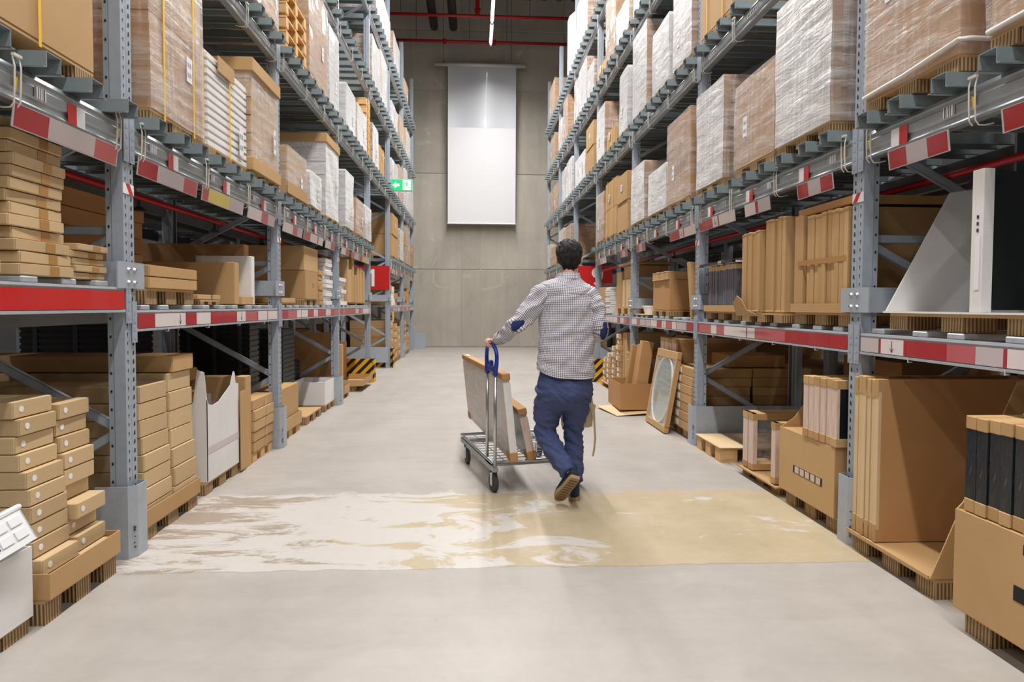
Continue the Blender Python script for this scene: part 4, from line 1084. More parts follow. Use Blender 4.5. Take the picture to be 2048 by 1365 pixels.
# third right bay, shelf
def lean_board():
    t = thing('leaning_board_carton', 'tall brown board carton leaning back past second right post', 'carton', (2.24, 6.72, Z1+.004)); t.rotation_euler = (R(-13), 0, 0)
    a = MB().box(0, .55, 0, .045, 0, .60, .003).build('board', 'card2', t); MB().box(0, .02, -.001, .046, 0, .60).build('edge_strip', 'card', t, (-.003, 0, 0))
    MB().box(.08, .25, -.0015, 0, .38, .50).build('paper_label', 'label', t)
lean_board()
l1p('paper pallet under the torn carton, right shelf third bay', 1, 2.27, 7.62, 8.36, .9, .07)
o = carton('torn brown carton with upright packs inside, right shelf', 2.72, 8.0, Z1+.073, .88, .72, .36, 'card2', 1, 0, 'torn_carton')
packs(1, 2.26, 7.66, 8.34, Z1+.073+.362, 8, .10, .3, 'torn corrugated flap', 'card', where='on top of torn carton, right shelf', caph=.01, name='carton_flap')
def pot():
    m = MB(); N = 20; prof = [(.0, 0), (.10, 0), (.125, .10), (.135, .10), (.135, .115), (.118, .115), (.095, .012), (0, .012)]
    vs = []; fs = []
    for r, z in prof:
        for k in range(N): vs.append((r*math.cos(2*math.pi*k/N), r*math.sin(2*math.pi*k/N), z))
    for j in range(len(prof)-1):
        for k in range(N): fs.append((j*N+k, j*N+(k+1) % N, (j+1)*N+(k+1) % N, (j+1)*N+k))
    m.add(vs, fs); o = m.build('plastic_tub', 'whiteplastic', None, (2.40, 8.85, Z1+.012)); tag(o, 'small white plastic tub on the right first shelf', 'tub')
    o = MB().box(0, .6, 0, .9, 0, .008).build('cardboard_sheet', 'pale', None, (2.25, 8.48, Z1+.002)); tag(o, 'thin cardboard sheet under the white plastic tub', 'cardboard')
pot()
l1p('pallet under tall brown cartons past third right post', 1, 2.27, 9.6, 10.6, .9, .10, True)
carton('tall pale brown carton past third right post', 2.6, 9.95, Z1+.103, .6, .55, .42, 'pale', 1, 0, 'big_carton', tape_=True)
carton('brown open carton on top of tall pale carton', 2.6, 9.98, Z1+.53, .55, .5, .20, 'card', 1, 0)
carton('flat wooden-looking board on top of cartons past third post', 2.6, 10.0, Z1+.74, .66, .8, .035, 'card', 1, 0, 'board')
carton('tall brown carton behind the pale carton, right shelf', 2.6, 10.48, Z1+.103, .6, .36, .56, 'card', 1, 0, 'big_carton')
stack(1, 2.25, 10.95, 11.3, Z1, Z1+.44, 12, .5, 'thin white flat carton', where='in white stack before right passage', jx=.008, mat='white', name='flat_carton')
carton('brown carton beside white stack before right passage', 2.5, 11.65, Z1, .5, .4, .45, 'card', 1, .1)
for k, yy in enumerate((15.2, 16.2, 17.9, 19.0)):
    stack(1, 2.27, yy, yy+.7, .0, .8, 5, .8, 'brown carton', where=f'in {["first", "second", "third", "fourth"][k]} floor stack beyond right passage', jx=.01)
    stack(1, 2.27, yy, yy+.6, Z1, Z1+.55, 3, .7, 'brown carton', where=f'in {["first", "second", "third", "fourth"][k]} shelf stack beyond right passage', jx=.01)
# big brown cartons seen through the passage behind post five
for s in (-1, 1):
    for k in range(3):
        carton(f'big dark carton on second shelf behind {SIDE[s]} passage, {["lowest", "middle", "upper"][k]}', XF[s]+s*.62, 15.35, 2.50+k*.36, .9, .5, .35, 'card2', s, 0, 'big_carton') if False else None

# ------------------------------------------------------------------ guards
def guard(s, i, wide=0):
    y = PY[i]; x = XF[s]
    t = thing('post_guard', f'grey steel corner guard at the foot of {SIDE[s]} post, {["", "nearest", "second", "third", "fourth", "fifth", "sixth", "last"][i]}', 'guard', (x, y, 0))
    # plan (out towards aisle, y), thickness to the inside
    w = wide or .16; yn = -.085; yf = .085; o = .045
    P = [(-w, yn), (o-.03, yn), (o, yn+.05), (o, yf-.02), (-.05, yf+.0)] if not wide else [(-w, yn), (o-.03, yn), (o, yn+.04), (o, yf)]
    Q = [(-w, yn+.006), (o-.033, yn+.006), (o-.006, yn+.053), (o-.006, yf-.02), (-.05, yf-.006)] if not wide else [(-w, yn+.006), (o-.033, yn+.006), (o-.006, yn+.044), (o-.006, yf)]
    n = len(P); H = .40; m = MB()
    vs = [(-s*a, b, z) for z in (0.0, H) for a, b in P] + [(-s*a, b, z) for z in (0.0, H) for a, b in Q]
    fs = [(k, k+1, k+1+n, k+n) for k in range(n-1)] + [(2*n+k, 2*n+k+n, 2*n+k+1+n, 2*n+k+1) for k in range(n-1)] + [(n+k, n+k+1, 3*n+k+1, 3*n+k) for k in range(n-1)] + [(0, n, 3*n, 2*n), (n-1, 3*n-1, 4*n-1, 2*n-1)]
    m.add(vs, fs); m.build('guard_shell', 'guard', t)
    random.seed(i*7+s)
    m = MB()
    for k in range(9):
        zz = random.uniform(.04, .2); aa = random.uniform(-.004, .004); h = random.uniform(.004, .014)
        m.add([(-s*(o-.012+.001), yn+.018+aa, zz), (-s*(o-.004+.001), yn+.036+aa, zz+h*.4), (-s*(o-.010+.001), yn+.026+aa, zz+h)], [(0, 1, 2)])
    m.build('paint_chips', 'metaldark', t, (-s*.001, -.0012, 0)); stuff(t.children[-1])
    if wide: MB().box(-.004, .004, -.001, 0, .01, H-.01).build('panel_joint', 'metaldark', t, (s*.62, yn-.0015, 0))
for i in (1, 2): guard(-1, i)
guard(1, 1); guard(1, 2, 1.25); guard(-1, 3, .42); guard(1, 3); guard(-1, 6); guard(1, 6)
def hazard_guard(s, i, ysign):
    y = PY[i]; x = XF[s]
    t = thing('hazard_guard', f'yellow and black striped guard at {SIDE[s]} passage, {["near", "far"][i-4]} post', 'guard', (x, y, 0))
    yy = -.10*ysign if i == 4 else .10
    a, b = sorted((-s*.08, s*.46)); MB().box(a, b, yy-.006, yy, .0, .43).build('striped_plate', 'hazard', t)
    a, b = sorted((-s*.086, -s*.08)); MB().box(a, b, -.106, .10, .0, .43).build('striped_plate', 'hazard', t)
    MB().box(min(s*.46, s*1.1), max(s*.46, s*1.1), yy-.006, yy, 0, .41).build('grey_plate', 'guard', t)
    for dz in (.06, .36): MB().tube([(0, 0, 0), (0, -.01, 0)], .012, 8).build('bolt', 'metaldark', t, (-s*.05, yy-.006, dz))
for s in (-1, 1): hazard_guard(s, 4, 1); hazard_guard(s, 5, 1)
for s in (-1, 1):
    t = thing('end_rail', f'long raised grey guard rail across the {SIDE[s]} passage end', 'guard', (XF[s]+s*.0, PY[5]-.13, .10))
    MB().box(min(s*.03, s*1.05), max(s*.03, s*1.05), -.02, 0, .02, .36, .004).build('rail_plate', 'guard', t)
    for q in (.06, .55, 1.0): MB().box(-.02, .02, 0, .03, -.10, .3).build('bracket', 'post', t, (s*q, 0, 0))
o = MB().box(0, .38, -.01, .05, 0, .52).build('end_guard', 'guard', None, (-1.95, WY-1.0, 0)); tag(o, 'plain grey steel guard plate near the back wall, left', 'guard')

# ------------------------------------------------------------------ signs
def text_mesh(txt, size, ext=.004, off=.0, font=None):
    c = bpy.data.curves.new('t', 'FONT'); c.body = txt; c.size = size; c.extrude = ext; c.offset = off; c.align_x = 'CENTER'; c.align_y = 'CENTER'
    ob = bpy.data.objects.new('t', c); COL.objects.link(ob); dg = bpy.context.evaluated_depsgraph_get()
    me = bpy.data.meshes.new_from_object(ob.evaluated_get(dg)); bpy.data.objects.remove(ob); return me
t = thing('number_sign', 'red hanging sign with white number 11 at left passage', 'sign', (-2.31, PY[5]-.075, 2.01))
MB().box(-.41, .405, 0, .012, -.265, .265).build('red_board', 'red', t)
def digit1():
    m = MB(); m.add([(-.005, 0, .19), (.055, 0, .19), (.055, 0, -.19), (-.012, 0, -.19), (-.012, 0, .10), (-.075, 0, .085), (-.075, 0, .13), (-.03, 0, .15)], [(0, 1, 2, 3, 4, 7), (4, 5, 6, 7)]); return m
for dx in (-.235, .0): digit1().build('digit', 'label', t, (dx+.02, -.002, 0))
t = thing('number_sign', 'red hanging sign with white number 9 at right passage', 'sign', (2.72, PY[5]-.075, 2.07))
MB().box(-.40, .40, 0, .012, -.24, .24).build('red_board', 'red', t)
me = text_mesh('9', .56, .001, .012); me.materials.append(M['label']); link('digit', me, t, (.05, -.004, -.02), (R(90), 0, 0))
t = thing('exit_sign', 'small lit green emergency exit sign on the left rack', 'exit sign', (-1.63, PY[5]-.12, 4.06))
MB().box(-.24, .24, 0, .05, -.135, .135, .006).build('housing', 'greycard', t)
MB().box(-.225, .225, -.003, 0, -.12, .12).build('green_panel', 'exitgreen', t)
m = MB(); y_ = -.005
m.add([(-.20, y_, 0), (-.12, y_, .07), (-.12, y_, .028), (-.045, y_, .028), (-.045, y_, -.028), (-.12, y_, -.028), (-.12, y_, -.07)], [(0, 1, 2, 5, 6), (2, 3, 4, 5)]); m.build('arrow', 'exitwhite', t)
MB().box(.03, .20, -.005, -.004, -.105, .105).build('door_panel', 'exitwhite', t)
m = MB(); y_ = -.007
m.add([(.115+.016*math.cos(k*math.pi/5), y_, .070+.016*math.sin(k*math.pi/5)) for k in range(10)], [tuple(range(10))])
m.add([(.10, y_, .045), (.135, y_, .045), (.13, y_, -.01), (.10, y_, -.01)], [(0, 1, 2, 3)])
m.add([(.10, y_, -.01), (.125, y_, -.01), (.09, y_, -.05), (.055, y_, -.085), (.045, y_, -.07), (.075, y_, -.045)], [(0, 1, 2, 5), (2, 3, 4, 5)])
m.add([(.115, y_, -.01), (.13, y_, -.01), (.155, y_, -.05), (.185, y_, -.055), (.185, y_, -.07), (.145, y_, -.066)], [(0, 1, 2, 5), (2, 3, 4, 5)])
m.add([(.10, y_, .045), (.105, y_, .03), (.07, y_, .02), (.055, y_, -.01), (.045, y_, -.002), (.06, y_, .03)], [(0, 1, 2, 5), (2, 3, 4, 5)])
m.add([(.135, y_, .045), (.132, y_, .03), (.155, y_, .012), (.18, y_, .03), (.186, y_, .02), (.156, y_, -.002)], [(0, 1, 2, 5), (2, 3, 4, 5)])
m.build('running_figure', 'exitgreen', t)
MB().box(-.30, -.24, .01, .03, .02, .05).build('bracket', 'metaldark', t)
o = MB().box(-.003, .003, -.12, .12, -.12, .12).build('yellow_tag_card', 'yellow', None, (XF[-1]+.03, 15.3, 1.13)); tag(o, 'small yellow card hanging beneath the left shelf beyond passage', 'card')

# ------------------------------------------------------------------ banner, pipes, lamp
t = thing('banner', 'large white hanging banner with glossy grey top on back wall', 'banner', (.21, 21.85, 0))
me = bpy.data.meshes.new('b')
def cloth(z0, z1, nm, mat, amp):
    m = MB(); nx, nz = 24, 24; vs = []; fs = []
    for j in range(nz+1):
        for i in range(nx+1):
            u = i/nx; z = z0+(z1-z0)*j/nz; x = -1.11+2.22*u
            vs.append((x, amp*(math.sin(u*9.5)*.5+math.sin(u*5+1)*.5)*(z-4.07)/5.1, z))
    for j in range(nz):
        for i in range(nx): a = j*(nx+1)+i; fs.append((a, a+1, a+nx+2, a+nx+1))
    m.add(vs, fs); return m.build(nm, mat, t, smooth=True)
cloth(4.10, 7.21, 'white_cloth', 'banner', .03); cloth(7.21, 9.17, 'grey_gloss_cloth', 'bannergloss', .04)
MB().tube([(-1.12, 0, 4.09), (1.12, 0, 4.09)], .025, 10).build('bottom_bar', 'banner', t)
MB().tube([(-1.53, 0, 9.23), (1.42, 0, 9.23)], .065, 14).build('top_rail', 'silver', t, smooth=True)
for q in (-1.25, .95): MB().tube([(0, 0, 9.28), (0, 0, 11.5)], .006, 6).build('hanging_wire', 'metaldark', t, (q, 0, 0)); 
for q in (-1.25, .95): MB().box(-.04, .04, -.03, .03, 9.29, 9.36).build('clamp', 'chrome', t, (q, 0, 0))
def pipe(label, pts, r, cat='pipe', nm='sprinkler_pipe', mat='redpipe', extra=None):
    t = thing(nm, label, cat, (0, 0, 0)); MB().tube(pts, r, 12).build('tube', mat, t, smooth=True)
    if extra: extra(t)
    return t
def hang1(t):
    for x in (-1.9, -.2, 1.0): MB().tube([(x, 21.6, 9.87), (x, 21.6, 11.5)], .008, 6).build('hanger', 'metaldark', t)
    for x in (-1.0, .6): MB().tube([(x, 21.6, 9.80), (x, 21.6, 9.94)], .062, 12).build('coupling', 'redpipe', t)
pipe('lower red sprinkler pipe across the back wall above the banner', [(-4.5, 21.6, 9.87), (4.5, 21.6, 9.87)], .045, extra=hang1)
def hang2(t):
    MB().tube([(.05, 19.9, 9.95), (.05, 19.9, 11.5)], .06, 12).build('riser', 'redpipe', t)
    for z in (10.1, 10.45, 10.8): MB().tube([(.05, 19.9, z), (.05, 19.9, z+.08)], .09, 12).build('coupling', 'redpipe', t)
    for x in (-2.2, 1.6): MB().tube([(x, 19.9, 9.95), (x, 19.9, 11.5)], .008, 6).build('hanger', 'metaldark', t)
pipe('upper red sprinkler pipe crossing the aisle high up', [(-4.5, 19.9, 9.96), (4.5, 19.9, 9.96)], .045, extra=hang2)
for lab, x in (('left', -1.30), ('right', -.70)):
    def ring(t, x=x):
        for y in (12.5, 18.6): MB().tube([(x, y, 10.15), (x, y+.08, 10.15)], .155, 18).build('ring', 'metaldark', t, smooth=False); MB().tube([(x, y+.04, 10.1), (x, y+.04, 11.5)], .01, 6).build('hanger', 'metaldark', t)
    pipe(f'{lab} one of two thick black ducts under the ceiling', [(x, 6.0, 10.15), (x, 21.2, 10.15)], .13, 'duct', 'black_duct', 'black', ring)
for s in (-1, 1):
    xp = s*2.45 + (.0 if s < 0 else .35)
    def heads(t, s=s, xp=xp):
        for y in [2.2+1.4*k for k in range(13)]:
            m = MB(); m.tube([(xp, y, 2.16), (xp, y, 2.10)], [.012, .012], 8); m.tube([(xp, y, 2.11), (xp, y, 2.08)], [.02, .055], 12); m.build('sprinkler_head', 'metaldark', t)
    pipe(f'thin red sprinkler pipe running under the {SIDE[s]} second shelf', [(xp, .5, 2.18), (xp, 20.4, 2.18)], .022, extra=heads)
for k, y in enumerate((14.45, 16.03, 17.61, 19.19)):
    t = thing('tube_lamp', f'fluorescent tube lamp above the aisle, {["fourth", "third", "second", "nearest"][k]} from the back wall', 'lamp', (.46, y, 9.42))
    MB().box(-.05, .05, 0, 1.42, .03, .09).build('housing', 'greycard', t)
    MB().tube([(0, .03, 0), (0, 1.39, 0)], .022, 10).build('tube', 'tube', t)
    for q in (.1, 1.3): MB().tube([(0, q, .09), (0, q, 2.0)], .004, 5).build('wire', 'metaldark', t)
    MB().box(-.03, .03, 1.42, 1.55, -.02, .06).build('connector', 'greycard', t)
for k, y in enumerate((4.2, 8.0, 12.3)):
    pass

# ------------------------------------------------------------------ trolley with boards
def frame_xy(o, ang):                       # local trolley axes
    return o
TA = math.atan2(.225, .974)                 # trolley turned about the vertical
def trolley():
    t = thing('flatbed_trolley', 'flatbed wire trolley with blue loop handle pushed by the man', 'trolley', (.134, 4.931, 0), TA)
    Wd, L, z = .72, 1.13, .22             # local x = across (to the right), local y = away from camera
    m = MB()
    m.tube([(0, 0, z), (Wd, 0, z), (Wd, L, z), (0, L, z), (0, 0, z)], .013, 8)
    m.build('bed_frame', 'chrome', t, smooth=True)
    m = MB(); m.box(-.012, .012, .02, L-.02, z-.06, z-.02); m.box(Wd-.012, Wd+.012, .02, L-.02, z-.06, z-.02); m.box(.0, Wd, .10, .13, z-.055, z-.02); m.box(.0, Wd, L-.13, L-.10, z-.055, z-.02)
    m.build('under_rails', 'galv', t)
    m = MB()
    for k in range(1, 12): m.tube([(0, L*k/12, z+.008), (Wd, L*k/12, z+.008)], .0035, 5)
    for k in range(1, 7): m.tube([(Wd*k/7, 0, z+.002), (Wd*k/7, L, z+.002)], .0035, 5)
    m.build('wire_grid', 'chrome', t); stuff(t.children[-1])
    for cx, cy, a in ((.01, .0, .12), (.01, .92, 0), (Wd-.02, .05, .1), (Wd-.02, 1.0, 0)):
        f = MB(); f.box(-.022, .022, -.03, .03, .158, .176); f.box(-.022, -.018, -.022, .022, .05, .16); f.box(.018, .022, -.022, .022, .05, .16)
        f.tube([(0, 0, .17), (0, 0, z-.02)], .014, 10); fo = f.build('caster_fork', 'chrome', t, (cx, cy, 0)); fo.rotation_euler = (0, 0, a)
        w = MB(); w.tube([(-.015, 0, .075), (-.011, 0, .075), (.011, 0, .075), (.015, 0, .075)], [.068, .075, .075, .068], 24); w.build('wheel', 'rubber', fo, smooth=False)
        w = MB(); w.tube([(-.017, 0, .075), (.017, 0, .075)], .038, 16); w.build('hub', 'metaldark', fo)
        w = MB(); w.tube([(0, 0, .150), (0, 0, .166)], .030, 14); w.build('collar', 'black', fo)
    # handle: two tubes along the long edge, blue loop
    y1, y2 = -.075, .165; x_ = .0
    for yy, zb in ((y1, .165), (y2, .20)): MB().tube([(x_, yy, zb), (x_, yy, .93)], .0125, 12).build('handle_tube', 'chrome', t, smooth=True)
    MB().box(-.02, .02, y1-.02, y2+.03, .17, .20).build('handle_bracket', 'galv', t)
    m = MB()
    P = [(0, y1, .885), (0, y1, .93), (.004, y1-.022, .985), (.004, y1-.018, 1.045), (.0, y1+.02, 1.09), (0, (y1+y2)/2, 1.105), (0, y2-.02, 1.09), (0, y2+.018, 1.045), (0, y2+.02, .985), (0, y2, .93), (0, y2, .885)]
    PR = catmull([p+(r,) for p, r in zip(P, [.019, .020, .015, .0145, .015, .0155, .015, .0145, .015, .020, .019])], 5)
    m.tube([p[:3] for p in PR], [p[3] for p in PR], 14); lo = m.build('handle_loop', 'blue', t, smooth=True)
    m = MB(); m.box(-.013, .013, y1, y2, .905, .95, .008); m.box(-.011, .011, (y1+y2)/2-.03, (y1+y2)/2+.03, .945, .99, .008); m.build('yoke', 'blue', lo)
    return t
trolley()
def panel_pack(label, p0, ang, L, H, T, tilt, sheet, edge, z):
    """flat framed package standing on its long edge; p0 near bottom corner, ang direction of its length"""
    t = thing('framed_board_package', label, 'package', (p0[0], p0[1], z)); t.rotation_euler = (0, tilt, ang)
    c = .07
    MB().box(-T, 0, .004, .012, c, H-c).build('edge_strip', edge, t); MB().box(-T, 0, L-.012, L-.004, c, H-c).build('edge_strip', edge, t)
    MB().box(-T+.004, -.004, .012, L-.012, .006, H-.006).build('board', sheet, t)
    MB().box(-T-.003, .003, 0, L, H-c*.7, H, .004).build('cardboard_cap', 'card2', t)
    for ya, yb in ((0, .13), (L-.13, L)): MB().box(-T-.003, .003, ya, yb, 0, c, .004).build('cardboard_cap', 'card2', t)
    MB().box(-T-.0045, -T-.0035, .01, L-.01, c, H-c).build('clear_film', 'filmthin', t)
    MB().box(-T+.01, -.012, L-.32, L-.16, H+.0045, H+.0055).build('paper_label', 'label', t)
    return t
panel_pack('long white framed board package standing on the trolley', (.318, 4.93), math.atan2(.36, 2.0)+.0, 2.02, .70, .055, R(-5), 'sheetgrey', 'white', .19) if False else None
M['sheetgrey'] = plain('pale_grey_sheet', srgb(196, 188, 182), .35)
M['sheetblue'] = plain('blue_grey_sheet', srgb(150, 164, 172), .25)
panel_pack('long white framed board package standing on the trolley', (.322, 4.85), .165, 2.02, .66, .055, R(-6), 'sheetgrey', 'white', .247)
panel_pack('shorter brown framed board package leaning beside the long white one', (.462, 4.90), .13, 1.0, .40, .06, R(-12), 'sheetblue', 'pinkwood', .250)

# ------------------------------------------------------------------ man
def loft(rings, n=40, caps=True):
    """rings: (centre, u axis * ru, v axis * rv); returns verts, faces, uv (arc length, length)"""
    vs = []; fs = []; uv = []; run = 0; prev = None
    for c, a, b in rings:
        c, a, b = Vector(c), Vector(a), Vector(b)
        if prev is not None: run += math.hypot((c-prev[0]).length, (a.length-prev[1])*.75)
        prev = (c, a.length); per = math.pi*(3*(a.length+b.length)-math.sqrt((3*a.length+b.length)*(a.length+3*b.length)))
        for k in range(n):
            t = 2*math.pi*k/n; vs.append(c+a*math.cos(t)+b*math.sin(t)); uv.append((((k/n+.75) % 1-.5)*per, run))
    m = len(rings)
    for i in range(m-1):
        for k in range(n): fs.append((i*n+k, i*n+(k+1) % n, (i+1)*n+(k+1) % n, (i+1)*n+k))
    if caps: fs += [tuple(range(n-1, -1, -1)), tuple(range((m-1)*n, m*n))]
    return vs, fs, uv
def limb_rings(path, sub=8, side=Vector((1, 0, 0)), flat=1.0):
    """path: (x, y, z, r)"""
    P = catmull(path, sub); rings = []
    for i, p in enumerate(P):
        q0 = Vector(P[max(i-1, 0)][:3]); q1 = Vector(P[min(i+1, len(P)-1)][:3]); d = (q1-q0).normalized()
        a = (side-d*side.dot(d)); a = a.normalized() if a.length > .05 else d.orthogonal().normalized(); b = d.cross(a)
        rings.append((Vector(p[:3]), a*p[3], b*p[3]*flat))
    return rings
def torso_rings(data, sub=6):
    P = catmull(data, sub); return [(Vector((cx, cy, z)), Vector((rx, 0, tilt)), Vector((0, ry, 0))) for z, cx, cy, rx, ry, tilt in P]
man = thing('person', 'man seen from behind in checked shirt and blue trousers pushing trolley', 'person', (.68, 4.75, 0))
MO = Vector((.68, 4.75, 0))
def to_obj(name, vs, fs, mat, parent, smooth=True, uv=None):
    vs = [Vector(v)-MO for v in vs]
    me = bpy.data.meshes.new(name); me.from_pydata([tuple(v) for v in vs], [], fs)
    if uv is not None:
        l = me.uv_layers.new(name='UVMap')
        for p in me.polygons:
            us = [uv[v][0] for v in p.vertices]; lo, hi = min(us), max(us); wrap = hi-lo > .1
            for li in p.loop_indices:
                vi = me.loops[li].vertex_index; u, v = uv[vi]
                if wrap and u < 0: u += (hi-lo)*72/71
                l.data[li].uv = (u, v)
    bm = bmesh.new(); bm.from_mesh(me); bmesh.ops.recalc_face_normals(bm, faces=bm.faces); bm.to_mesh(me); bm.free()
    me.materials.append(M[mat])
    for p in me.polygons: p.use_smooth = smooth
    return link(name, me, parent)
def merged(name, parts, voxel, mat, parent, smooth_it=6, disp=None):
    """parts: list of (vs, fs) closed pieces -> one continuous surface"""
    vs = []; fs = []
    for v, f in parts: o = len(vs); vs += [tuple(Vector(a)-MO) for a in v]; fs += [tuple(i+o for i in q) for q in f]
    me = bpy.data.meshes.new(name); me.from_pydata(vs, [], fs)
    bm = bmesh.new(); bm.from_mesh(me); bmesh.ops.recalc_face_normals(bm, faces=bm.faces); bm.to_mesh(me); bm.free()
    ob = bpy.data.objects.new(name, me); COL.objects.link(ob)
    md = ob.modifiers.new('r', 'REMESH'); md.mode = 'VOXEL'; md.voxel_size = voxel
    sm = ob.modifiers.new('s', 'SMOOTH'); sm.iterations = smooth_it; sm.factor = .5
    dg = bpy.context.evaluated_depsgraph_get(); me2 = bpy.data.meshes.new_from_object(ob.evaluated_get(dg))
    bpy.data.objects.remove(ob)
    if disp:
        nn = [v.normal.copy() for v in me2.vertices]
        for v, n_ in zip(me2.vertices, nn): v.co += n_*disp(v.co+MO)
    me2.materials.clear(); me2.materials.append(M[mat])
    for p in me2.polygons: p.use_smooth = True
    me2.name = name
    return link(name, me2, parent)
def ell(c, r, n=16, rot=None):
    bm = bmesh.new(); bmesh.ops.create_uvsphere(bm, u_segments=n, v_segments=n, radius=1)
    mt = Matrix.Diagonal((r[0], r[1], r[2], 1)); mt = (rot.to_4x4() if rot else Matrix.Identity(4)) @ mt
    bmesh.ops.transform(bm, matrix=Matrix.Translation(Vector(c)) @ mt, verts=bm.verts)
    vs = [v.co.copy() for v in bm.verts]; fs = [tuple(v.index for v in f.verts) for f in bm.faces]; bm.free(); return vs, fs
def lm(path, **k): a, b, _ = loft(limb_rings(path, **k), 16); return a, b

# body: head, neck, torso, arms, hands with fingers, legs, feet in one surface
HX, HY, HZ = .690, 4.865, 1.762
parts = [ell((HX, HY+.004, HZ+.02), (.077, .096, .098)), ell((HX, HY+.025, HZ-.055), (.057, .066, .068)), ell((HX, HY+.02, HZ-.01), (.070, .080, .085)),
         lm([(.684, 4.80, 1.52, .062), (.686, 4.825, 1.62, .058), (HX, HY-.012, 1.70, .060)]),
         ell((HX, HY+.107, HZ-.012), (.012, .018, .022)), ell((HX, HY+.098, HZ+.012), (.010, .012, .026)),
         ell((HX, HY+.086, HZ-.058), (.026, .012, .010)), ell((HX, HY+.078, HZ-.100), (.024, .020, .018)),
         ell((HX-.030, HY+.086, HZ+.010), (.014, .010, .010)), ell((HX+.030, HY+.086, HZ+.010), (.014, .010, .010))]
for q in (-1, 1):
    rt = Matrix.Rotation(q*.35, 3, 'Z')
    parts.append(ell((HX+q*.090, HY-.008, HZ-.022), (.010, .021, .035), 12, rt)); parts.append(ell((HX+q*.082, HY+.0, HZ-.040), (.012, .013, .014), 10))
    parts.append(lm([(HX+q*.030, HY+.080, HZ+.032, .006), (HX+q*.045, HY+.074, HZ+.034, .005)]))
a, b, _ = loft(torso_rings([(.80, .655, 4.74, .15, .10, 0), (.95, .656, 4.74, .155, .10, 0), (1.12, .66, 4.75, .14, .09, 0), (1.3, .668, 4.78, .155, .10, 0), (1.45, .672, 4.79, .16, .09, 0), (1.54, .678, 4.80, .09, .07, 0)]), 24); parts.append((a, b))
parts.append(lm([(.55, 4.79, 1.48, .05), (.47, 4.79, 1.44, .048), (.302, 4.73, 1.262, .040), (.235, 4.81, 1.20, .036), (.175, 4.905, 1.150, .026), (.150, 4.94, 1.142, .026)]))
parts.append(lm([(.80, 4.79, 1.48, .05), (.86, 4.79, 1.44, .048), (.895, 4.74, 1.215, .040), (.86, 4.88, 1.17, .034), (.80, 5.03, 1.14, .026), (.785, 5.06, 1.13, .026)]))
parts.append(lm([(.74, 4.74, .84, .07), (.728, 4.785, .56, .05), (.722, 4.79, .475, .045), (.727, 4.73, .24, .040), (.722, 4.695, .08, .024)])); parts.append(lm([(.552, 4.74, .84, .07), (.522, 4.785, .56, .055), (.524, 4.775, .475, .050), (.602, 4.61, .315, .040), (.662, 4.515, .25, .024)]))
def fist(wrist, palm, axis, down, curl, s=1):
    """palm centre, axis across the knuckles (index to little), curl: direction the fingers leave the palm"""
    A = Vector(axis).normalized(); C = Vector(curl).normalized(); D = Vector(down).normalized(); p = Vector(palm)
    out = [lm([tuple(Vector(wrist))+(.026,), tuple((Vector(wrist)+p)/2)+(.028,), tuple(p)+(.030,), tuple(p+C*.015)+(.026,)], side=A, flat=.62)]
    for k, (off, ln) in enumerate(((-.032, .92), (-.011, 1.04), (.010, 1.0), (.031, .82))):
        b0 = p+A*off+C*.012-D*.004
        pts = [b0, b0+C*.030*ln-D*.002, b0+C*.046*ln+D*.022*ln, b0+C*.034*ln+D*.042*ln, b0+C*.014*ln+D*.046*ln]
        out.append(lm([tuple(q)+(r,) for q, r in zip(pts, (.0105, .0105, .010, .0092, .008))], sub=5))
    th = p-A*.034
    pts = [p-A*.018-C*.01, th-C*.006+D*.012, th+D*.030+C*.006, th+A*.008+D*.040+C*.024]
    out.append(lm([tuple(q)+(r,) for q, r in zip(pts, (.014, .013, .0115, .009))], sub=5))
    return out
parts += fist((.165, 4.925, 1.148), (.137, 4.965, 1.136), (-.22, .97, 0), (0.12, 0, -1), (-.97, -.22, .05))
parts += fist((.79, 5.05, 1.135), (.775, 5.10, 1.125), (-.6, .5, .1), (0, .2, -1), (-.3, .9, 0))
for (hx, hy, hz), (tx, ty, tz) in (((.672, 4.505, .235), (.615, 4.595, .11)), ((.718, 4.70, .06), (.735, 4.83, .048))):
    parts.append(lm([(hx, hy, hz, .022), ((hx+tx)/2, (hy+ty)/2, (hz+tz)/2, .022), (tx, ty, tz, .018)]))
body = merged('body', parts, .0055, 'skin', man, 3)
m = MB()
for q in (-1, 1):
    v, f = ell((HX+q*.030, HY+.094, HZ+.010), (.009, .006, .006), 10); m.add([Vector(a)-MO for a in v], f)
m.build('eyes', 'label', man, smooth=True)
m = MB()
for q in (-1, 1):
    v, f = ell((HX+q*.030, HY+.1, HZ+.010), (.004, .002, .004), 8); m.add([Vector(a)-MO for a in v], f)
m.build('pupils', 'ink', man)
# hair
def hdisp(p):
    q = (p-Vector((HX, HY, HZ)))
    lock = noise.noise(Vector((q.x*55+q.z*12, q.y*38, q.z*24)))*.010+noise.noise(Vector((q.x*120, q.y*80, q.z*50)))*.004
    return lock+.003
hp = [ell((HX, HY-.012, HZ+.036), (.096, .110, .092)), ell((HX, HY-.040, HZ-.005), (.084, .082, .088)), ell((HX, HY-.046, HZ-.060), (.060, .050, .050)), ell((HX-.012, HY+.01, HZ+.075), (.074, .090, .045)),
      ell((HX+.03, HY-.01, HZ+.085), (.045, .07, .03)), ell((HX, HY-.05, HZ-.092), (.046, .032, .030))]
for q in (-1, 1): hp.append(ell((HX+q*.074, HY-.030, HZ+.032), (.017, .040, .046)))
merged('hair', hp, .006, 'hair', man, 2, hdisp)

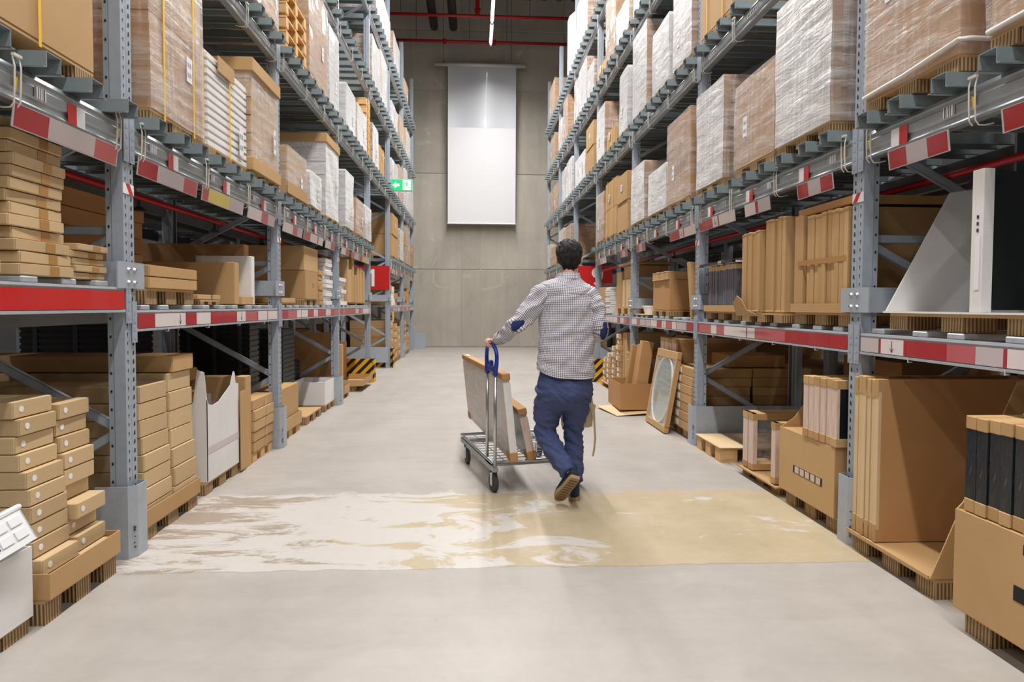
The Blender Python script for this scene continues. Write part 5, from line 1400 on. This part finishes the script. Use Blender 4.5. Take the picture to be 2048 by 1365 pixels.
# shirt: torso, two sleeves, collar as one garment mesh with cloth directions in its UVs
def fold(p, k=1.0, seed=0):
    q = Vector((p.x*7+seed, p.y*5, p.z*13-p.x*6)); a = noise.noise(q)
    b = noise.noise(Vector((p.x*16+p.z*9+seed, p.y*8, p.z*24)))
    return (abs(a)*-.022+.006+b*.006)*k
tr = torso_rings([(.888, .655, 4.735, .212, .150, -.012), (.93, .655, 4.737, .211, .148, -.008), (1.0, .656, 4.74, .205, .143, 0), (1.10, .660, 4.75, .200, .135, 0), (1.20, .665, 4.765, .202, .134, 0), (1.30, .669, 4.78, .208, .136, 0),
                  (1.38, .671, 4.787, .212, .133, 0), (1.45, .670, 4.79, .213, .125, -.004), (1.50, .668, 4.795, .210, .115, -.010), (1.535, .667, 4.80, .196, .104, -.014), (1.562, .668, 4.805, .168, .093, -.014), (1.583, .672, 4.81, .130, .084, -.010), (1.598, .678, 4.812, .098, .078, -.005), (1.608, .684, 4.812, .080, .074, 0)], 9)
VS = []; FS = []; UV = []
def addpart(vs, fs, uv, k, seed, pin=None):
    o = len(VS)
    cs = [Vector(v) for v in vs]; n = 72
    for i, v in enumerate(cs):
        c = sum((cs[j] for j in range(i//72*72, min(len(cs), i//72*72+72))), Vector())/72
        d = (v-c); d = d.normalized() if d.length > 1e-6 else d
        kk = k
        VS.append(v+d*fold(v, kk, seed))
    FS.extend(tuple(j+o for j in f) for f in fs); UV.extend(uv)
v, f, u = loft(tr, 72, False); addpart(v, f, u, 1.0, 0)
sl = [(.575, 4.80, 1.530, .050), (.535, 4.797, 1.518, .066), (.490, 4.792, 1.482, .080), (.440, 4.782, 1.420, .080), (.388, 4.765, 1.352, .072), (.338, 4.745, 1.298, .066), (.298, 4.740, 1.258, .062), (.268, 4.772, 1.228, .057), (.240, 4.81, 1.203, .053), (.212, 4.85, 1.178, .048), (.186, 4.885, 1.158, .042), (.176, 4.90, 1.150, .038)]
v, f, u = loft(limb_rings(sl, 9, Vector((0, 1, .0))), 72, False); u = [(a, b+.003) for a, b in u]; addpart(v, f, u, 1.5, 5)
sr = [(.765, 4.80, 1.505, .055), (.798, 4.797, 1.492, .068), (.832, 4.79, 1.455, .080), (.862, 4.78, 1.398, .077), (.884, 4.765, 1.34, .070), (.893, 4.752, 1.28, .065), (.898, 4.748, 1.225, .062), (.893, 4.785, 1.195, .058), (.878, 4.84, 1.180, .052), (.85, 4.93, 1.165, .047), (.82, 5.0, 1.15, .042)]
v, f, u = loft(limb_rings(sr, 9, Vector((0, 1, 0))), 72, False); addpart(v, f, u, 1.5, 9)
cr = [(1.583, .683, 4.812, .083, .077, .0), (1.60, .685, 4.815, .078, .073, 0), (1.625, .686, 4.820, .074, .070, 0), (1.640, .687, 4.824, .073, .069, 0), (1.643, .687, 4.824, .077, .073, 0), (1.630, .686, 4.820, .081, .078, 0), (1.605, .684, 4.815, .088, .084, 0), (1.597, .684, 4.815, .090, .086, 0)]
v, f, u = loft(torso_rings(cr, 4), 72, False); addpart(v, f, [(a, b*1.0) for a, b in u], 0, 0)
v, f, u = loft(limb_rings([(.200, 4.870, 1.166, .0485), (.186, 4.885, 1.158, .0475), (.172, 4.905, 1.150, .0455), (.170, 4.908, 1.149, .041)], 4, Vector((0, 1, 0))), 72, False); addpart(v, f, [(a, b) for a, b in u], .3, 3)
for i_, v_ in enumerate(VS):
    if v_.z < 1.0 and abs(v_.x-.655) < .25:
        w_ = ((1.0-v_.z)/.11); q_ = (v_.x-.655)/.21
        v_.z += max(0, w_)*(.050*max(0, -q_)**3+.012*max(0, q_)**3)
sh = to_obj('shirt', VS, FS, 'check', man, True, UV)
# yoke seam and back pleat line on the shirt, elbow patches
def patch(name, c, nrm, ru, rv, up, mat='navy', n=24, bulge=.012):
    nrm = Vector(nrm).normalized(); up = Vector(up); up = (up-nrm*up.dot(nrm)).normalized(); sd = nrm.cross(up); m = MB(); vs = [Vector(c)+nrm*bulge-MO]; fs = []
    R_ = 4
    for r in range(1, R_+1):
        for k in range(n):
            t = 2*math.pi*k/n; rr = r/R_; vs.append(Vector(c)+up*rv*rr*math.cos(t)+sd*ru*rr*math.sin(t)+nrm*(bulge*(1-rr**2))-MO)
    for k in range(n): fs.append((0, 1+k, 1+(k+1) % n))
    for r in range(R_-1):
        for k in range(n): fs.append((1+r*n+k, 1+(r+1)*n+k, 1+(r+1)*n+(k+1) % n, 1+r*n+(k+1) % n))
    m.add(vs, fs); return m.build(name, mat, man, smooth=True)
patch('elbow_patch', (.304, 4.690, 1.270), (.12, -.9, .12), .040, .062, (.6, .1, .75), bulge=.016)
patch('elbow_patch', (.926, 4.700, 1.222), (.55, -.75, -.1), .040, .068, (.15, 0, 1), bulge=.018)
m = MB(); m.tube([Vector((.672-.19+.38*k/24, 4.795-.118*math.sqrt(max(0, 1-((k-12)/12*.93)**2))-.002, 1.478+.012*math.cos((k-12)/12*1.4)))-MO for k in range(25)], .0018, 5)
m.build('yoke_seam', 'check', man)
# trousers
def tdisp(p):
    kn = math.exp(-((p.z-.45)/.16)**2)+math.exp(-((p.z-.15)/.10)**2)+math.exp(-((p.z-.74)/.07)**2)
    q = Vector((p.x*8, p.y*6, p.z*20+p.x*9)); return -abs(noise.noise(q))*.022*(.35+kn)+.004+noise.noise(q*2.1)*.007*(.4+kn)
pel = torso_rings([(.66, .648, 4.745, .15, .095, 0), (.70, .648, 4.735, .185, .125, 0), (.76, .648, 4.725, .204, .142, 0), (.82, .650, 4.728, .203, .142, 0), (.90, .654, 4.735, .190, .128, 0), (.97, .656, 4.742, .178, .112, 0)], 5)
a, b, _ = loft(pel, 48)
tp = [(a, b),
      lm([(.745, 4.735, .80, .112), (.738, 4.755, .68, .104), (.728, 4.785, .56, .084), (.722, 4.80, .475, .074), (.724, 4.775, .36, .071), (.727, 4.73, .24, .064), (.728, 4.705, .135, .062)]),
      lm([(.548, 4.735, .80, .116), (.538, 4.765, .68, .110), (.522, 4.79, .56, .094), (.522, 4.78, .475, .086), (.555, 4.70, .39, .078), (.602, 4.61, .315, .070), (.638, 4.553, .262, .067), (.656, 4.528, .238, .064)])]
merged('trousers', tp, .009, 'trouser', man, 5, tdisp)
m = MB()
for sx, px in ((-1, .575), (1, .725)):
    zt = .872; m.tube([Vector((px-.055, 4.60-.002, zt))-MO, Vector((px, 4.590, zt-.005))-MO, Vector((px+.055, 4.60, zt))-MO], .002, 5)
m.build('pocket_seam', 'navy', man)
# shoes
def shoe(name, heel, f, up, L=.285):
    F = Vector(f).normalized(); U = Vector(up); U = (U-F*U.dot(F)).normalized(); Sd = F.cross(U); H = Vector(heel)
    out = [(0, .030), (.02, .036), (.08, .038), (.14, .040), (.20, .048), (.245, .044), (.272, .030), (.285, .012)]
    n = 16
    def outline(z, grow=1, x0=0): 
        pts = []
        for d, w in out: pts.append((d*L/.285, w*grow))
        return [H+F*(d)+Sd*w+U*z for d, w in pts]+[H+F*(d)-Sd*w+U*z for d, w in reversed(pts)]
    m = MB(); A = outline(0, .97); B = outline(.008, 1.05); C = outline(.026, 1.05); D_ = outline(.027, .98); k = len(A)
    vs = [p-MO for p in A+B+C+D_]; fs = [tuple(range(k-1, -1, -1)), tuple(range(3*k, 4*k))]
    for r in range(3): fs += [(r*k+i, r*k+(i+1) % k, (r+1)*k+(i+1) % k, (r+1)*k+i) for i in range(k)]
    m.add(vs, fs)
    so = m.build('shoe_sole', 'sole', man)
    m = MB()
    for q in range(9): 
        d = .03+.027*q; m.add([H+F*d+Sd*.030-U*.002-MO, H+F*(d+.012)+Sd*.030-U*.002-MO, H+F*(d+.012)-Sd*.030-U*.002-MO, H+F*d-Sd*.030-U*.002-MO], [(0, 1, 2, 3)])
    m.build('tread', 'tread', man); stuff(man.children[-1])
    up_ = [ell(H+F*.045+U*.055, (1, 1, 1))]
    def pt(d, z): return H+F*d+U*z
    parts = []
    a, b, _ = loft([(pt(d, z), Sd*w, U*h) for d, z, w, h in ((-.002, .055, .020, .020), (.008, .060, .034, .036), (.05, .068, .040, .048), (.10, .066, .040, .044), (.15, .055, .043, .034), (.20, .045, .047, .026), (.245, .040, .042, .020), (.272, .036, .026, .014), (.280, .034, .010, .006))], 20); parts.append((a, b))
    a, b, _ = loft([(pt(.045, .06), F*.046, Sd*.036), (pt(.042, .09), F*.046, Sd*.037), (pt(.038, .125), F*.047, Sd*.040)], 20); parts.append((a, b))
    merged('shoe_upper', parts, .006, 'suede', man, 4)
M['tread'] = plain('worn_tread', srgb(120, 98, 76), .9)
shoe('shoe', (.690, 4.445, .222), (-.36, .59, -.72), (0.05, .77, .63))
shoe('shoe', (.713, 4.655, .001), (.10, 1, 0), (0, 0, 1))
# watch
m = MB(); m.tube([Vector((.166, 4.925, 1.148))-MO, Vector((.158, 4.935, 1.146))-MO], .0325, 20); m.build('watch', 'chrome', man)
# bag hanging from his right hand
t = thing('canvas_bag', 'beige canvas bag with dangling strap held in front of the man', 'bag', (.80, 5.12, .45))
def bag():
    m = MB(); vs = []; n = 24
    rings = [(0, .105, .04), (.01, .125, .06), (.10, .130, .07), (.20, .125, .055), (.25, .118, .02), (.255, .112, .008)]
    a, b, _ = loft([((0, 0, z), (rx, 0, 0), (0, ry, 0)) for z, rx, ry in rings], n); m.add([(v.x+noise.noise(v*14)*.008, v.y+noise.noise(v*11+Vector((3, 0, 0)))*.01, v.z) for v in a], b); m.build('bag_body', 'canvas', t, smooth=True)
    for q in (-1, 1): MB().tube([(q*.085, 0, .24), (q*.05, -.01, .45), (q*.012-.025, -.012, .64), (-.03, -.014, .67)], .007, 6).build('handle_strap', 'canvas', t)
    m = MB(); P = [(.10, -.03, .20), (.125, -.055, .13), (.128, -.06, .03), (.135, -.06, -.08), (.128, -.055, -.17), (.118, -.055, -.22)]
    for (a_, b_) in zip(P, P[1:]): m.quadbox([(a_[0]-.008, a_[1], a_[2]), (a_[0]+.008, a_[1], a_[2]), (b_[0]+.008, b_[1], b_[2]), (b_[0]-.008, b_[1], b_[2])], (0, .002, 0))
    m.build('dangling_strap', 'canvas', t)
    m = MB(); m.quadbox([(.09, -.062, .21), (.14, -.05, .18), (.115, -.06, .06)], (0, .004, 0)); m.build('side_flap', 'canvas', t)
bag()

# ------------------------------------------------------------------ groups for the remaining repeats
GT = {'rack_upright': 'uprights of the pallet racks', 'rack_shelf': 'shelf levels of the pallet racks', 'pallet_load': 'pallet loads on the upper shelves', 'paper_pallet': 'paper pallets under the goods',
      'wooden_pallet': 'wooden pallets under the goods', 'post_guard': 'grey guards at the post feet', 'hazard_guard': 'striped guards at the passage', 'tube_lamp': 'tube lamps above the aisle', 'sprinkler_pipe': 'red sprinkler pipes',
      'black_duct': 'black ducts under the ceiling', 'number_sign': 'red number signs at the passage', 'framed_package': 'open framed packages on the right floor', 'framed_board_package': 'board packages on the trolley',
      'black_crate_stack': 'stacks of black trays', 'leaning_carton': 'cartons leaning in the bin', 'slab_carton': 'slab cartons standing on edge', 'cardboard_tray': 'cardboard trays', 'display_bin': 'display bins', 'end_rail': 'guard rails across the passages',
      'upright_carton': 'cartons standing upright', 'big_carton': 'big brown cartons', 'flat_carton': 'flat cartons', 'carton': 'loose cartons', 'cardboard_bin': 'open cardboard bins', 'panel_carton': 'brown panel cartons', 'long_carton': 'long cartons'}
from collections import Counter
tops = [o for o in bpy.data.objects if o.parent is None and 'label' in o]
cnt = Counter(o.name.split('.')[0] for o in tops if 'group' not in o)
for o in tops:
    b = o.name.split('.')[0]
    if 'group' not in o and cnt[b] > 1: o['group'] = GT.get(b, b.replace('_', ' ')+'s')
    if b == 'carton' and o['label'].startswith('dark carton'): o['group'] = 'dark cartons in the racks behind'
